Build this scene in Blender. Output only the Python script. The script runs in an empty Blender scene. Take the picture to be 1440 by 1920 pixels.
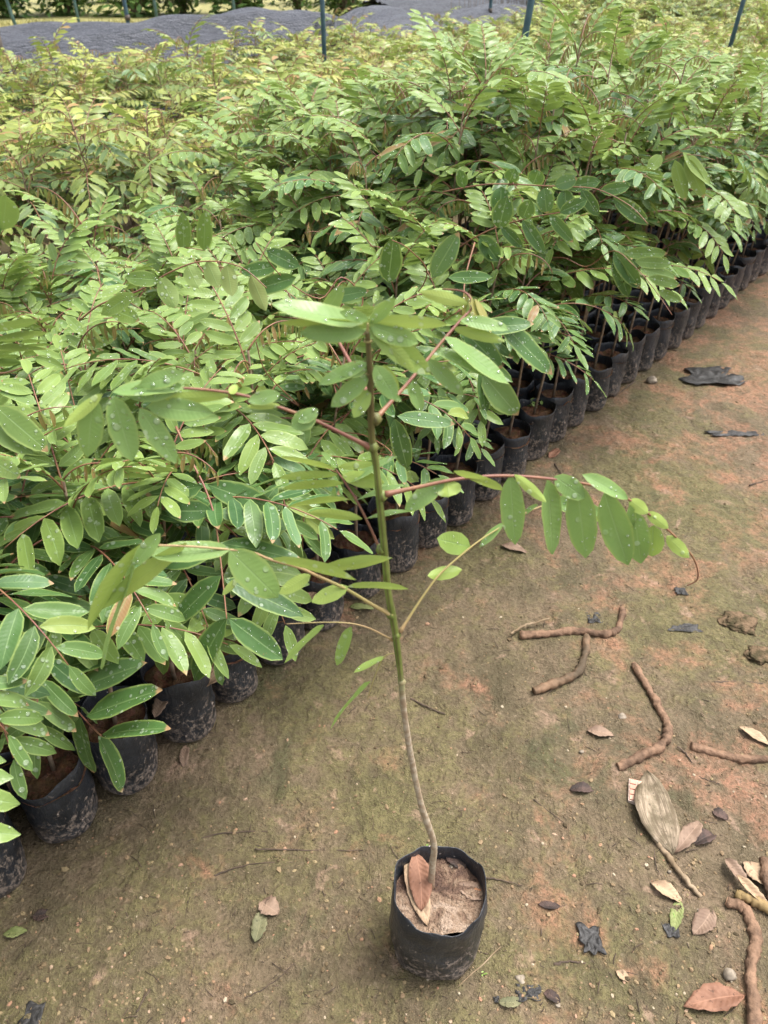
import bpy, math, random
import numpy as np
from mathutils import Vector, Matrix

# ------------------------------------------------------------------ camera, world, sun, exposure
sc = bpy.context.scene
COL = sc.collection
R = math.radians
PITCH, CAMH, FPX = R(36.0), 1.40, 1442.0        # pixels of the 1440x1920 photograph
cam_d = bpy.data.cameras.new('camera')
cam = bpy.data.objects.new('camera', cam_d); COL.objects.link(cam)
cam.location = (0, 0, CAMH); cam.rotation_euler = (math.pi/2 - PITCH, 0, 0)
cam_d.sensor_fit = 'VERTICAL'; cam_d.sensor_height = 36.0
cam_d.lens = 36.0*FPX/1920.0
cam_d.clip_start = 0.02; cam_d.clip_end = 500
cam_d.dof.use_dof = True; cam_d.dof.focus_distance = 1.35; cam_d.dof.aperture_fstop = 8.0
sc.camera = cam

SUN_EL, SUN_AZ = R(68), R(72)
w = bpy.data.worlds.new('World'); sc.world = w; w.use_nodes = True
nt = w.node_tree; nt.nodes.clear()
sky = nt.nodes.new('ShaderNodeTexSky'); sky.sky_type = 'NISHITA'; sky.sun_disc = False
sky.sun_elevation = SUN_EL; sky.sun_rotation = SUN_AZ
sky.dust_density = 6.0; sky.air_density = 1.2; sky.ozone_density = 1.0
hs = nt.nodes.new('ShaderNodeHueSaturation'); hs.inputs['Saturation'].default_value = 0.40
bg = nt.nodes.new('ShaderNodeBackground'); bg.inputs[1].default_value = 0.15
wo = nt.nodes.new('ShaderNodeOutputWorld')
nt.links.new(sky.outputs[0], hs.inputs['Color']); nt.links.new(hs.outputs[0], bg.inputs[0]); nt.links.new(bg.outputs[0], wo.inputs[0])
sl = bpy.data.lights.new('sun', 'SUN'); sl.energy = 1.5; sl.angle = R(25); sl.color = (1.0, 0.99, 0.975)
so = bpy.data.objects.new('sun', sl); COL.objects.link(so)
sd = Vector((math.sin(SUN_AZ)*math.cos(SUN_EL), math.cos(SUN_AZ)*math.cos(SUN_EL), math.sin(SUN_EL)))
so.rotation_euler = sd.to_track_quat('Z', 'Y').to_euler(); so.location = (0, 0, 12)
sc.view_settings.view_transform = 'Standard'; sc.view_settings.look = 'None'
sc.view_settings.gamma = 1.0; sc.view_settings.exposure = 1.42
sc.cycles.max_bounces = 7; sc.cycles.transparent_max_bounces = 12
sc.cycles.diffuse_bounces = 4

# ------------------------------------------------------------------ measuring helpers
CP, SP = math.cos(PITCH), math.sin(PITCH)
def ray(px, py):
    xc = (px-720)/FPX; yc = (960-py)/FPX
    return np.array([xc, CP + yc*SP, -SP + yc*CP])
def PY(px, py, Y):                 # the point seen at a pixel, standing Y metres ahead
    d = ray(px, py); t = Y/d[1]
    return np.array([0, 0, CAMH]) + d*t
def PT(px, py, t):
    return np.array([0, 0, CAMH]) + ray(px, py)*t
def PZ(px, py, z=0.0):
    d = ray(px, py); t = (z-CAMH)/d[2]
    return np.array([0, 0, CAMH]) + d*t
def depth(p): return p[1]*CP + (CAMH-p[2])*SP
def proj(p):
    dp = depth(p); up = p[1]*SP + (p[2]-CAMH)*CP
    if dp < 0.05: return (-9999, -9999)
    return (720 + FPX*p[0]/dp, 960 - FPX*up/dp)
def nrmz(v):
    v = np.asarray(v, float); return v/max(1e-9, np.linalg.norm(v))

def _hash(ix, iy, seed):
    h = (ix.astype(np.int64)*374761393 + iy.astype(np.int64)*668265263 + seed*1442695041) & 0x7fffffff
    h = ((h ^ (h >> 13))*1274126177) & 0x7fffffff
    return ((h ^ (h >> 16)) & 0xffff)/65535.0
def vnoise(x, y, seed=0):
    x = np.asarray(x, float); y = np.asarray(y, float)
    ix = np.floor(x); iy = np.floor(y); fx = x-ix; fy = y-iy
    fx = fx*fx*(3-2*fx); fy = fy*fy*(3-2*fy)
    a = _hash(ix, iy, seed); b = _hash(ix+1, iy, seed); c = _hash(ix, iy+1, seed); d = _hash(ix+1, iy+1, seed)
    return (a*(1-fx)+b*fx)*(1-fy) + (c*(1-fx)+d*fx)*fy - 0.5
def sstep(a, b, x):
    t = np.clip((x-a)/(b-a), 0, 1); return t*t*(3-2*t)

# bed frame: s runs along the beds, q across them away from the path
U2 = np.array([0.630, 0.777]); N2 = np.array([-0.777, 0.630]); O2 = np.array([-0.67, 0.72])
def sq(s, q): p = O2 + U2*s + N2*q; return p[0], p[1]
def to_q(x, y): return (x-O2[0])*N2[0] + (y-O2[1])*N2[1]
def to_s(x, y): return (x-O2[0])*U2[0] + (y-O2[1])*U2[1]

def hground(x, y):
    x = np.asarray(x, float); y = np.asarray(y, float)
    z = 0.012*vnoise(x*2.1, y*2.1, 1) + 0.010*vnoise(x*6, y*6, 2)
    z = z + 0.42*sstep(8.2, 11.0, np.sqrt(x*x*0.5+y*y)*0.62 + to_q(x, y)*0.38)
    return z
def hfine(x, y):
    r = 0.011*vnoise(x*17, y*17, 3)+0.010*np.abs(vnoise(x*38+3*vnoise(x*9, y*9, 8), y*38, 4))*(0.6+vnoise(x*5, y*5, 9)) + 0.0055*vnoise(x*85, y*85, 5)
    return r
def G(px, py, dz=0.0):
    p = PZ(px, py, 0); p = PZ(px, py, float(hground(p[0], p[1])) + dz); return p

# ------------------------------------------------------------------ mesh accumulator (all quads)
class MB:
    def __init__(s): s.v=[]; s.f=[]; s.uv=[]; s.t=[]; s.m=[]; s.n=0
    def add(s, V, F, UV=None, T=(0,0,0), mat=0):
        V = np.asarray(V, np.float32).reshape(-1, 3); F = np.asarray(F, np.int32).reshape(-1, 4)
        k = len(V)
        s.v.append(V); s.f.append(F+s.n); s.n += k
        s.uv.append(np.zeros((k,2),np.float32) if UV is None else np.asarray(UV,np.float32).reshape(-1,2))
        T = np.asarray(T, np.float32)
        s.t.append(np.tile(T,(k,1)) if T.ndim==1 else T)
        s.m.append(np.full(len(F), mat, np.int32) if np.isscalar(mat) else np.asarray(mat,np.int32))
    def arr(s):
        return (np.concatenate(s.v), np.concatenate(s.f), np.concatenate(s.uv), np.concatenate(s.t), np.concatenate(s.m))
    def addarr(s, a, M=None, off=None, tadd=None):
        V, F, UV, T, m = a
        if M is not None: V = V @ np.asarray(M, np.float32).T
        if off is not None: V = V + np.asarray(off, np.float32)
        if tadd is not None: T = np.clip(T + np.asarray(tadd, np.float32), 0, 1)
        s.add(V, F, UV, T, m)

def mesh_from(name, mb, mats, smooth=True):
    V, F, UV, T, m = mb.arr() if isinstance(mb, MB) else mb
    me = bpy.data.meshes.new(name)
    me.vertices.add(len(V)); me.vertices.foreach_set('co', V.ravel())
    me.loops.add(len(F)*4); me.loops.foreach_set('vertex_index', F.ravel())
    me.polygons.add(len(F)); me.polygons.foreach_set('loop_start', np.arange(0, len(F)*4, 4, dtype=np.int32))
    me.polygons.foreach_set('material_index', m)
    me.polygons.foreach_set('use_smooth', np.full(len(F), smooth, bool))
    me.update(calc_edges=True)
    uvl = me.uv_layers.new(name='UVMap'); uvl.data.foreach_set('uv', UV[F.ravel()].ravel())
    at = me.attributes.new('tint', 'FLOAT_COLOR', 'POINT')
    at.data.foreach_set('color', np.concatenate([T, np.ones((len(T),1),np.float32)],1).astype(np.float32).ravel())
    for x in mats: me.materials.append(x)
    me.validate(); me.update()
    return me
def obj(name, mb, mats, parent=None, loc=None, smooth=True):
    me = mb if isinstance(mb, bpy.types.Mesh) else mesh_from(name, mb, mats, smooth)
    o = bpy.data.objects.new(name, me); COL.objects.link(o)
    if parent: o.parent = parent
    if loc is not None: o.location = loc
    return o
def empty(name, loc, rz=0):
    o = bpy.data.objects.new(name, None); COL.objects.link(o); o.location = loc; o.rotation_euler = (0,0,rz)
    o.empty_display_size = 0.05; return o
def tag(o, label, cat=None, group=None, kind=None):
    if label: o['label'] = label
    if cat: o['category'] = cat
    if group: o['group'] = group
    if kind: o['kind'] = kind
    return o

def grid_faces(nr, nc, wrap=False):
    i = np.arange(nr-1)[:,None]; j = np.arange(nc if wrap else nc-1)[None,:]
    a = i*nc+j; b = i*nc+(j+1)%nc
    return np.stack([a, b, b+nc, a+nc], -1).reshape(-1,4)

def add_leaf(mb, base, d, nr, L, W, n=5, c=1, fold=0.22, curl=0.3, T=(0,0,0), wav=0.0, mat=0, ph=0.0, pw=0.62, drops=None, rng=None, side=0.0, jag=0.0):
    base = np.asarray(base, float); d = nrmz(d)
    s_ = nrmz(np.cross(nr, d)); nr = nrmz(np.cross(d, s_))
    v = np.linspace(0, 1, n+1); ang = curl*v
    dx = np.concatenate([[0], np.cumsum(np.cos((ang[1:]+ang[:-1])/2))])/n*L
    dz = np.concatenate([[0], np.cumsum(-np.sin((ang[1:]+ang[:-1])/2))])/n*L
    w_ = np.clip(np.sin(np.pi*np.clip(v,0.004,0.996)**0.94), 0, 1)**pw*W/2
    w_[0] = 0.0006; w_[-1] = 0.0005
    u = np.linspace(-1, 1, 2*c+1)
    cen = base + dx[:,None]*d + dz[:,None]*nr + (side*np.sin(np.pi*v)*L)[:,None]*s_
    nl = np.cos(ang)[:,None]*nr + np.sin(ang)[:,None]*d
    ww = w_[:,None]*np.ones(len(u))
    if jag: ww = ww*(1+jag*np.sin(v[:,None]*31+ph+np.sign(u)[None,:]*2)*(np.abs(u)>.9)[None,:])
    off = ww*u[None,:]
    up = fold*np.abs(off) - (0.12*fold)*off*off/max(W/2,1e-6) + wav*W*np.sin(v[:,None]*9+ph+u[None,:]*1.7)*np.abs(u)[None,:]
    P = cen[:,None,:] + off[:,:,None]*s_ + up[:,:,None]*nl[:,None,:]
    UV = np.stack(np.broadcast_arrays(u[None,:]*.5+.5, v[:,None]), -1)
    mb.add(P, grid_faces(n+1, 2*c+1)[:, ::-1], UV, T, mat)
    if drops:
        for k in range(drops):
            i = rng.uniform(.08, .93); uu = rng.uniform(-.85, .85)
            wi = np.interp(i, v, w_); cp = np.array([np.interp(i, v, cen[:,a]) for a in range(3)]); nn = nrmz(np.array([np.interp(i, v, nl[:,a]) for a in range(3)]))
            add_drop(mb, cp + s_*uu*wi + nn*(fold*abs(uu*wi)+0.0002), nn, rng.choice([.0005,.0007,.0009,.0013,.0017])*(1+.3*rng.random()))

_dr = [(1.0,0.0),(0.86,0.35),(0.5,0.62),(0.03,0.7)]
def add_drop(mb, p, nr, r, mat=1):
    a = nrmz(np.cross(nr, [0.3,0.9,0.1])); b = np.cross(nr, a)
    k = np.arange(6)*math.pi/3
    ring = np.cos(k)[:,None]*a + np.sin(k)[:,None]*b
    V = np.concatenate([p + ring*r*q[0] + nr*r*q[1]*.8 for q in _dr])
    mb.add(V, grid_faces(4, 6, True), None, (0,0,0), mat)

def add_tube(mb, pts, rad, ns=6, T=(0,0,0), mat=0, cap=True, bump=None):
    pts = np.asarray(pts, float); k = len(pts)
    rad = np.full(k, rad) if np.isscalar(rad) else np.asarray(rad, float)
    tg = np.gradient(pts, axis=0); tg /= np.linalg.norm(tg, axis=1)[:,None]+1e-12
    ref = np.array([0.31,0.22,1.0]) if abs(tg[0][2])<.8 else np.array([1.0,.2,.1])
    a = nrmz(np.cross(tg[0], ref)); A=[a]
    for i in range(1,k):
        a = a - tg[i]*np.dot(a, tg[i]); a = nrmz(a); A.append(a)
    A = np.array(A); B = np.cross(tg, A)
    if cap:
        pts = np.concatenate([[pts[0]], pts, [pts[-1]]]); rad = np.concatenate([[rad[0]*.02], rad, [rad[-1]*.02]])
        A = np.concatenate([A[:1],A,A[-1:]]); B = np.concatenate([B[:1],B,B[-1:]])
    th = np.arange(ns)*2*math.pi/ns
    rr = rad[:,None]*np.ones(ns)
    if bump is not None: rr = rr*(1+bump*vnoise(np.arange(len(rad))[:,None]*0.7+np.zeros(ns), np.cos(th)[None,:]*1.8+5+np.sin(th)[None,:], 11))
    P = pts[:,None,:] + rr[:,:,None]*(np.cos(th)[None,:,None]*A[:,None,:]+np.sin(th)[None,:,None]*B[:,None,:])
    UV = np.stack(np.broadcast_arrays(th[None,:]/6.283, np.linspace(0,1,len(pts))[:,None]), -1)
    mb.add(P, grid_faces(len(pts), ns, True), UV, T, mat)

def smooth_path(pts, m=6):
    pts = np.asarray(pts, float); n = len(pts)
    if n < 3: return np.array([pts[0]+(pts[-1]-pts[0])*t for t in np.linspace(0,1,m+1)])
    out=[]
    for i in range(n-1):
        p0=pts[max(i-1,0)]; p1=pts[i]; p2=pts[i+1]; p3=pts[min(i+2,n-1)]
        for t in np.linspace(0,1,m,endpoint=False):
            out.append(.5*((2*p1)+(-p0+p2)*t+(2*p0-5*p1+4*p2-p3)*t*t+(-p0+3*p1-3*p2+p3)*t**3))
    out.append(pts[-1]); return np.array(out)

# ------------------------------------------------------------------ materials
class NM:
    def __init__(s, name):
        s.m = bpy.data.materials.new(name); s.m.use_nodes = True; s.t = s.m.node_tree; s.t.nodes.clear()
        s.out = s.t.nodes.new('ShaderNodeOutputMaterial')
    def n(s, ty, **k):
        x = s.t.nodes.new('ShaderNode'+ty)
        for a, b in k.items():
            if a == 'ins':
                for q, z in b.items(): s.set(x.inputs[q], z)
            else: setattr(x, a, b)
        return x
    def set(s, sock, v):
        if isinstance(v, bpy.types.NodeSocket): s.t.links.new(v, sock)
        elif isinstance(v, (tuple, list)) and len(v)==3 and sock.type=='RGBA': sock.default_value = (*v, 1)
        else: sock.default_value = v
    def math(s, op, a, b=0.0, c=None):
        x = s.n('Math', operation=op); s.set(x.inputs[0], a); s.set(x.inputs[1], b)
        if c is not None: s.set(x.inputs[2], c)
        return x.outputs[0]
    def mix(s, f, a, b, mode='MIX'):
        x = s.n('Mix', data_type='RGBA', blend_type=mode); s.set(x.inputs[0], f); s.set(x.inputs[6], a); s.set(x.inputs[7], b); return x.outputs[2]
    def ramp(s, f, stops):
        x = s.n('ValToRGB'); s.set(x.inputs[0], f); e = x.color_ramp.elements
        while len(e) < len(stops): e.new(0.5)
        for q, (p, c) in zip(e, stops): q.position = p; q.color = (*c, 1) if not np.isscalar(c) else (c, c, c, 1)
        return x.outputs[0]
    def rng(s, f, a, b, lo=0.0, hi=1.0):
        x = s.n('MapRange', interpolation_type='SMOOTHSTEP'); s.set(x.inputs[0], f)
        for i, v in zip((1,2,3,4), (a,b,lo,hi)): x.inputs[i].default_value = v
        return x.outputs[0]
    def noise(s, vec, scale, det=4, rough=.55, dist=0.0):
        x = s.n('TexNoise'); s.set(x.inputs['Vector'], vec); x.inputs['Scale'].default_value=scale
        x.inputs['Detail'].default_value=det; x.inputs['Roughness'].default_value=rough; x.inputs['Distortion'].default_value=dist
        return x.outputs[0]
    def vor(s, vec, scale, feat='F1', out=0):
        x = s.n('TexVoronoi', feature=feat); s.set(x.inputs['Vector'], vec); x.inputs['Scale'].default_value=scale; return x.outputs[out]
    def bump(s, h, strength=.5, dist=.01, nrm=None):
        x = s.n('Bump'); s.set(x.inputs['Height'], h); x.inputs['Strength'].default_value=strength; x.inputs['Distance'].default_value=dist
        if nrm is not None: s.set(x.inputs['Normal'], nrm)
        return x.outputs[0]
    def bsdf(s, col, rough=.6, spec=.4, nrm=None, **k):
        x = s.n('BsdfPrincipled'); s.set(x.inputs['Base Color'], col); s.set(x.inputs['Roughness'], rough); s.set(x.inputs['Specular IOR Level'], spec)
        if nrm is not None: s.set(x.inputs['Normal'], nrm)
        return x.outputs[0]
    def done(s, sh): s.t.links.new(sh, s.out.inputs[0]); return s.m
    def obco(s): return s.n('TexCoord').outputs['Object']
    def pos(s): return s.n('NewGeometry').outputs['Position']

def leaf_material(name, dark, mid, pale, young, bronze, under, wet=0.3, transl=0.28, droplets=False):
    N = NM(name)
    geo = N.n('NewGeometry'); rnd = geo.outputs['Random Per Island']; back = geo.outputs['Backfacing']
    att = N.n('Attribute', attribute_name='tint'); sep = N.n('SeparateColor'); N.set(sep.inputs[0], att.outputs['Color'])
    uv = N.n('UVMap'); su = N.n('SeparateXYZ'); N.set(su.inputs[0], uv.outputs[0])
    au = N.math('ABSOLUTE', N.math('MULTIPLY_ADD', su.outputs[0], 2.0, -1.0))
    co = N.obco()
    c = N.ramp(rnd, [(0.0, dark), (0.45, mid), (0.8, mid), (1.0, pale)])
    n1 = N.noise(co, 35, 3)
    c = N.mix(N.rng(n1, .4, .75, 0, .28), c, pale)
    c = N.mix(sep.outputs[0], c, young)
    c = N.mix(sep.outputs[1], c, bronze)
    edge = N.rng(N.math('ADD', au, N.math('MULTIPLY', N.noise(co, 90, 2), .12)), .83, 1.0, 0, .62)
    c = N.mix(edge, c, (.27,.35,.10))
    rib = N.rng(au, .02, .09, .5, 0)
    c = N.mix(rib, c, (.22,.32,.13))
    spot = N.rng(N.noise(co, 210, 2, .6), .70, .76, 0, 1)
    spot = N.math('MULTIPLY', spot, N.rng(N.noise(co, 17, 1), .50, .62, 0, .9))
    c = N.mix(spot, c, (.16, .11, .04))
    tipb = N.math('MULTIPLY', N.rng(N.math('ADD', su.outputs[1], N.math('MULTIPLY', N.noise(co, 60, 2), .15)), .98, 1.03, 0, 1), N.rng(rnd, .62, .66, 0, .8))
    c = N.mix(tipb, c, (.42, .24, .13))
    c = N.mix(N.math('MULTIPLY', back, .65), c, under)
    v = N.math('SINE', N.math('MULTIPLY', N.math('SUBTRACT', su.outputs[1], N.math('MULTIPLY', au, .10)), 85.0))
    h = N.math('ADD', N.math('MULTIPLY', v, .15), N.math('MULTIPLY', N.rng(au, 0, .1), .9))
    h = N.math('ADD', h, N.math('MULTIPLY', N.noise(co, 60, 2), .9))
    nb = N.bump(h, .28, .0012)
    rg = N.rng(N.noise(co, 45, 2), .35, .65, .30, .60)
    if droplets:
        vn = N.n('TexVoronoi'); N.set(vn.inputs['Vector'], co); vn.inputs['Scale'].default_value = 120; vs = N.n('SeparateColor'); N.set(vs.inputs[0], vn.outputs[1]); dv = N.math('DIVIDE', vn.outputs[0], N.math('MULTIPLY_ADD', N.math('POWER', vs.outputs[0], 2.0), 1.5, .25)); dm = N.rng(dv, .20, .30, 1, 0)
        gate = N.rng(N.noise(co, 22, 1), .42, .56, 0, 1); dm = N.math('MULTIPLY', dm, gate)
        nb = N.bump(dm, .8, .0012, nb)
        c = N.mix(N.math('MULTIPLY', dm, .32), c, (.55, .62, .5))  # droplets tinted whitish: the sky's reflection in them is painted into the colour
    sh = N.bsdf(c, rg, .24+wet*.3, nb)
    tr = N.n('BsdfTranslucent'); N.set(tr.inputs[0], N.mix(.32, c, (.34,.44,.06)))
    mx = N.n('MixShader'); mx.inputs[0].default_value = transl; N.set(mx.inputs[1], sh); N.set(mx.inputs[2], tr.outputs[0])
    return N.done(mx.outputs[0])

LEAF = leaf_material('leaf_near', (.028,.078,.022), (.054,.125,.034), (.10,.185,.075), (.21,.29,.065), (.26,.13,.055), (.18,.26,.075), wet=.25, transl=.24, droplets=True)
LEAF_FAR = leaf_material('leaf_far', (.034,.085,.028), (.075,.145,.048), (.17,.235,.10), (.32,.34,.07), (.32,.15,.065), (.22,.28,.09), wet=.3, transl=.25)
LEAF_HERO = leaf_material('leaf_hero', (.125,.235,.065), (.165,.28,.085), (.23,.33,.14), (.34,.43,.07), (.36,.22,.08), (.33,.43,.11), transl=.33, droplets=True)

def mat_simple(name, c1, c2, scale=40, rough=.6, spec=.35, bstr=.4, bdist=.002, sc2=None, stretch=None):
    N = NM(name); co = N.obco()
    if stretch: mp = N.n('Mapping'); N.set(mp.inputs[0], co); mp.inputs['Scale'].default_value = stretch; co = mp.outputs[0]
    a = N.noise(co, scale, 4); b = N.noise(co, sc2 or scale*4, 3)
    c = N.mix(N.rng(a, .35, .65), c1, c2); c = N.mix(N.rng(b, .45, .75, 0, .35), c, tuple(x*.5 for x in c1))
    return N.done(N.bsdf(c, rough, spec, N.bump(N.math('ADD', a, N.math('MULTIPLY', b, .5)), bstr, bdist)))

def water_mat():
    N = NM('water_drop'); g = N.n('BsdfGlossy'); g.inputs['Roughness'].default_value=.06; N.set(g.inputs['Color'], (1,1,1))
    t = N.n('BsdfTransparent'); N.set(t.inputs[0], (.93,.97,.9)); lw = N.n('LayerWeight'); lw.inputs[0].default_value=.35
    f = N.rng(lw.outputs['Fresnel'], 0, .6, .12, .7)
    m = N.n('MixShader'); N.set(m.inputs[0], f); N.set(m.inputs[1], t.outputs[0]); N.set(m.inputs[2], g.outputs[0]); return N.done(m.outputs[0])
WATER = water_mat()
RACHIS = mat_simple('rachis_red', (.17,.065,.045), (.24,.12,.06), 25, .5, .4, .2, .0005)
RACHIS_G = mat_simple('rachis_tan', (.30,.26,.09), (.34,.22,.11), 12, .5, .4, .2, .0005)
BARK = mat_simple('stem_bark', (.15,.10,.065), (.25,.19,.13), 60, .75, .2, .5, .001)
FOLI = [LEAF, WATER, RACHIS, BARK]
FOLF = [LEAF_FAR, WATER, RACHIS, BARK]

def hero_stem_mat():
    N = NM('hero_stem'); uv = N.n('UVMap'); s = N.n('SeparateXYZ'); N.set(s.inputs[0], uv.outputs[0]); co = N.obco()
    a = N.noise(co, 120, 4); h = N.math('ADD', s.outputs[1], N.math('MULTIPLY', N.math('SUBTRACT', N.noise(co, 60, 4), .5), .07))
    bark = N.mix(N.rng(a, .35, .65), (.26,.19,.12), (.40,.34,.25)); root = N.mix(a, (.20,.12,.07), (.30,.21,.14))
    grn = N.mix(N.rng(N.n('TexWave').outputs[0] if False else N.noise(co, 40, 2), .3, .7), (.10,.14,.025), (.17,.21,.05))
    brn = (.09,.055,.025)
    c = N.mix(N.rng(h, .03, .08), root, bark); c = N.mix(N.rng(h, .335, .40), c, grn); c = N.mix(N.rng(h, .66, .80, 0, .75), c, brn)
    ring = N.math('SINE', N.math('MULTIPLY', s.outputs[0], 31.4)); c = N.mix(N.math('MULTIPLY', N.rng(ring, -.2, .9, 0, .55), N.rng(h, .36, .39)), c, (.07,.05,.02))
    return N.done(N.bsdf(c, .55, .4, N.bump(a, .5, .001)))
HSTEM = hero_stem_mat()

def bag_mat(name, k=0.0, mud=.5):
    N = NM(name); co = N.obco(); s = N.n('SeparateXYZ'); N.set(s.inputs[0], co)
    oi = N.n('ObjectInfo'); va = N.n('VectorMath', operation='ADD'); N.set(va.inputs[0], co); N.set(va.inputs[1], oi.outputs['Location'])
    P = va.outputs[0]
    a = N.noise(P, 16, 5, .6, .4); b = N.noise(P, 130, 3, .6); w = N.noise(P, 75, 5, .65, .5)
    c = N.mix(N.rng(a, .3, .7), (.010,.012,.015), (.028,.031,.037))
    dust = N.math('MULTIPLY', N.rng(N.math('ADD', w, N.math('MULTIPLY', s.outputs[2], -1.9)), .33, .50), N.rng(b, .38, .58, .1, 1))
    c = N.mix(N.math('MULTIPLY', dust, mud), c, (.26,.20,.155))
    fl = N.math('MULTIPLY', N.rng(b, .66, .70), N.rng(w, .5, .6)); c = N.mix(N.math('MULTIPLY', fl, .8), c, (.55,.48,.42))
    mp = N.n('Mapping'); N.set(mp.inputs[0], P); mp.inputs['Scale'].default_value = (1,1,.25)
    h = N.math('ADD', N.math('MULTIPLY', N.noise(mp.outputs[0], 55, 4, .6, 1.5), 1.0), N.math('MULTIPLY', N.noise(P, 30, 3, .5, 2), .8))
    h = N.math('ADD', h, N.math('MULTIPLY', dust, .25))
    return N.done(N.bsdf(c, N.rng(dust, 0, 1, .36, .85), .5, N.bump(h, .75, .004)))
BAG = bag_mat('bag_plastic', mud=.75)

def soil_mat():
    N = NM('bag_soil'); oi = N.n('ObjectInfo'); va = N.n('VectorMath', operation='ADD'); N.set(va.inputs[0], N.obco()); N.set(va.inputs[1], oi.outputs['Location']); P = va.outputs[0]
    a = N.noise(P, 38, 5, .65); b = N.noise(P, 160, 3); v = N.vor(P, 90, 'F1', 1)
    c = N.ramp(a, [(.25,(.04,.022,.014)),(.45,(.11,.055,.03)),(.6,(.17,.09,.05)),(.75,(.26,.16,.10))])
    c = N.mix(N.rng(b,.5,.7,0,.5), c, (.07,.04,.025)); c = N.mix(.25, c, v, 'MULTIPLY')
    return N.done(N.bsdf(c, .85, .2, N.bump(N.math('ADD', a, b), .9, .006)))
SOIL = soil_mat()
def ground_mat():
    N = NM('path_soil'); P = N.pos()
    big = N.noise(P, 1.6, 4, .6, .3); mid = N.noise(P, 6, 5, .6, .5); sm = N.noise(P, 24, 5, .65, .4); fi = N.noise(P, 110, 4, .65); vf = N.noise(P, 320, 3, .6)
    c = N.ramp(mid, [(.28,(.075,.062,.030)),(.45,(.128,.098,.056)),(.58,(.168,.122,.075)),(.75,(.23,.160,.104))])
    moss = N.math('MULTIPLY', N.rng(N.math('ADD', N.math('MULTIPLY', big, .65), N.math('MULTIPLY', sm, .4)), .46, .60), .85)
    c = N.mix(moss, c, N.mix(N.rng(sm,.35,.65), (.105,.098,.036), (.165,.142,.06)))
    m2 = N.rng(N.noise(P, 3.1, 5, .7, 1.0), .56, .68, 0, .55); c = N.mix(m2, c, (.05,.062,.024))
    sX = N.n('SeparateXYZ'); N.set(sX.inputs[0], P); red = N.rng(N.math('ADD', N.noise(P, 4.6, 5, .7, .3), N.math('MULTIPLY', sX.outputs[0], .075)), .54, .69, 0, .85); c = N.mix(N.math('MULTIPLY', red, N.rng(sm, .35, .6, .3, 1)), c, (.33,.165,.10))
    pk = N.rng(N.noise(P, 13, 4, .6, .5), .60, .70, 0, .6); c = N.mix(pk, c, (.36,.235,.165))
    c = N.mix(N.rng(fi, .36, .56, .6, 0), c, (.085,.062,.034))
    c = N.mix(N.rng(fi, .58, .74, 0, .5), c, (.33,.25,.17))
    dk = N.rng(N.vor(P, 60), .0, .22, .55, 0); c = N.mix(N.math('MULTIPLY', dk, N.rng(sm,.45,.6)), c, (.06,.05,.03))
    c = N.mix(N.rng(vf, .70, .76, 0, .3), c, (.42,.35,.25))
    # fields beyond the beds turn to short yellow grass
    sx = N.n('SeparateXYZ'); N.set(sx.inputs[0], P)
    far = N.rng(sx.outputs[1], 8.5, 10.0); c = N.mix(far, c, N.mix(N.rng(sm,.35,.65), (.22,.21,.07), (.30,.27,.11)))
    h = N.math('ADD', N.math('MULTIPLY', sm, 1.4), N.math('ADD', N.math('MULTIPLY', fi, 1.2), N.math('MULTIPLY', vf, .45)))
    rg = N.rng(mid, .3, .7, .62, .88)
    return N.done(N.bsdf(c, rg, .3, N.bump(h, 1.0, .0105)))
GROUND = ground_mat()

# ------------------------------------------------------------------ ground: one sheet
def axis(lo, a, b, hi, fine, n):
    m = np.arange(a, b, fine)
    L = a - (a-lo)*np.linspace(1, 0, n, endpoint=False)**2.6; H = b + (hi-b)*np.linspace(0, 1, n)**2.6
    return np.concatenate([L, m, H])
gx = axis(-120, -0.9, 1.65, 120, .0065, 70); gy = axis(-20, .25, 3.1, 160, .0075, 110)
X, Y = np.meshgrid(gx, gy)
nearm = sstep(-1.0,-.85,X)*(1-sstep(1.6,1.75,X))*(1-sstep(3.0,3.3,Y))
Z = hground(X, Y) + hfine(X, Y)*(.25+.75*nearm)*(1-sstep(8,10,Y))
gm = MB(); gm.add(np.stack([X, Y, Z], -1), grid_faces(len(gy), len(gx)))
go = obj('ground', gm, [GROUND]); tag(go, 'damp tan and mossy green earth path beside the seedling beds', kind='structure')

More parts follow.
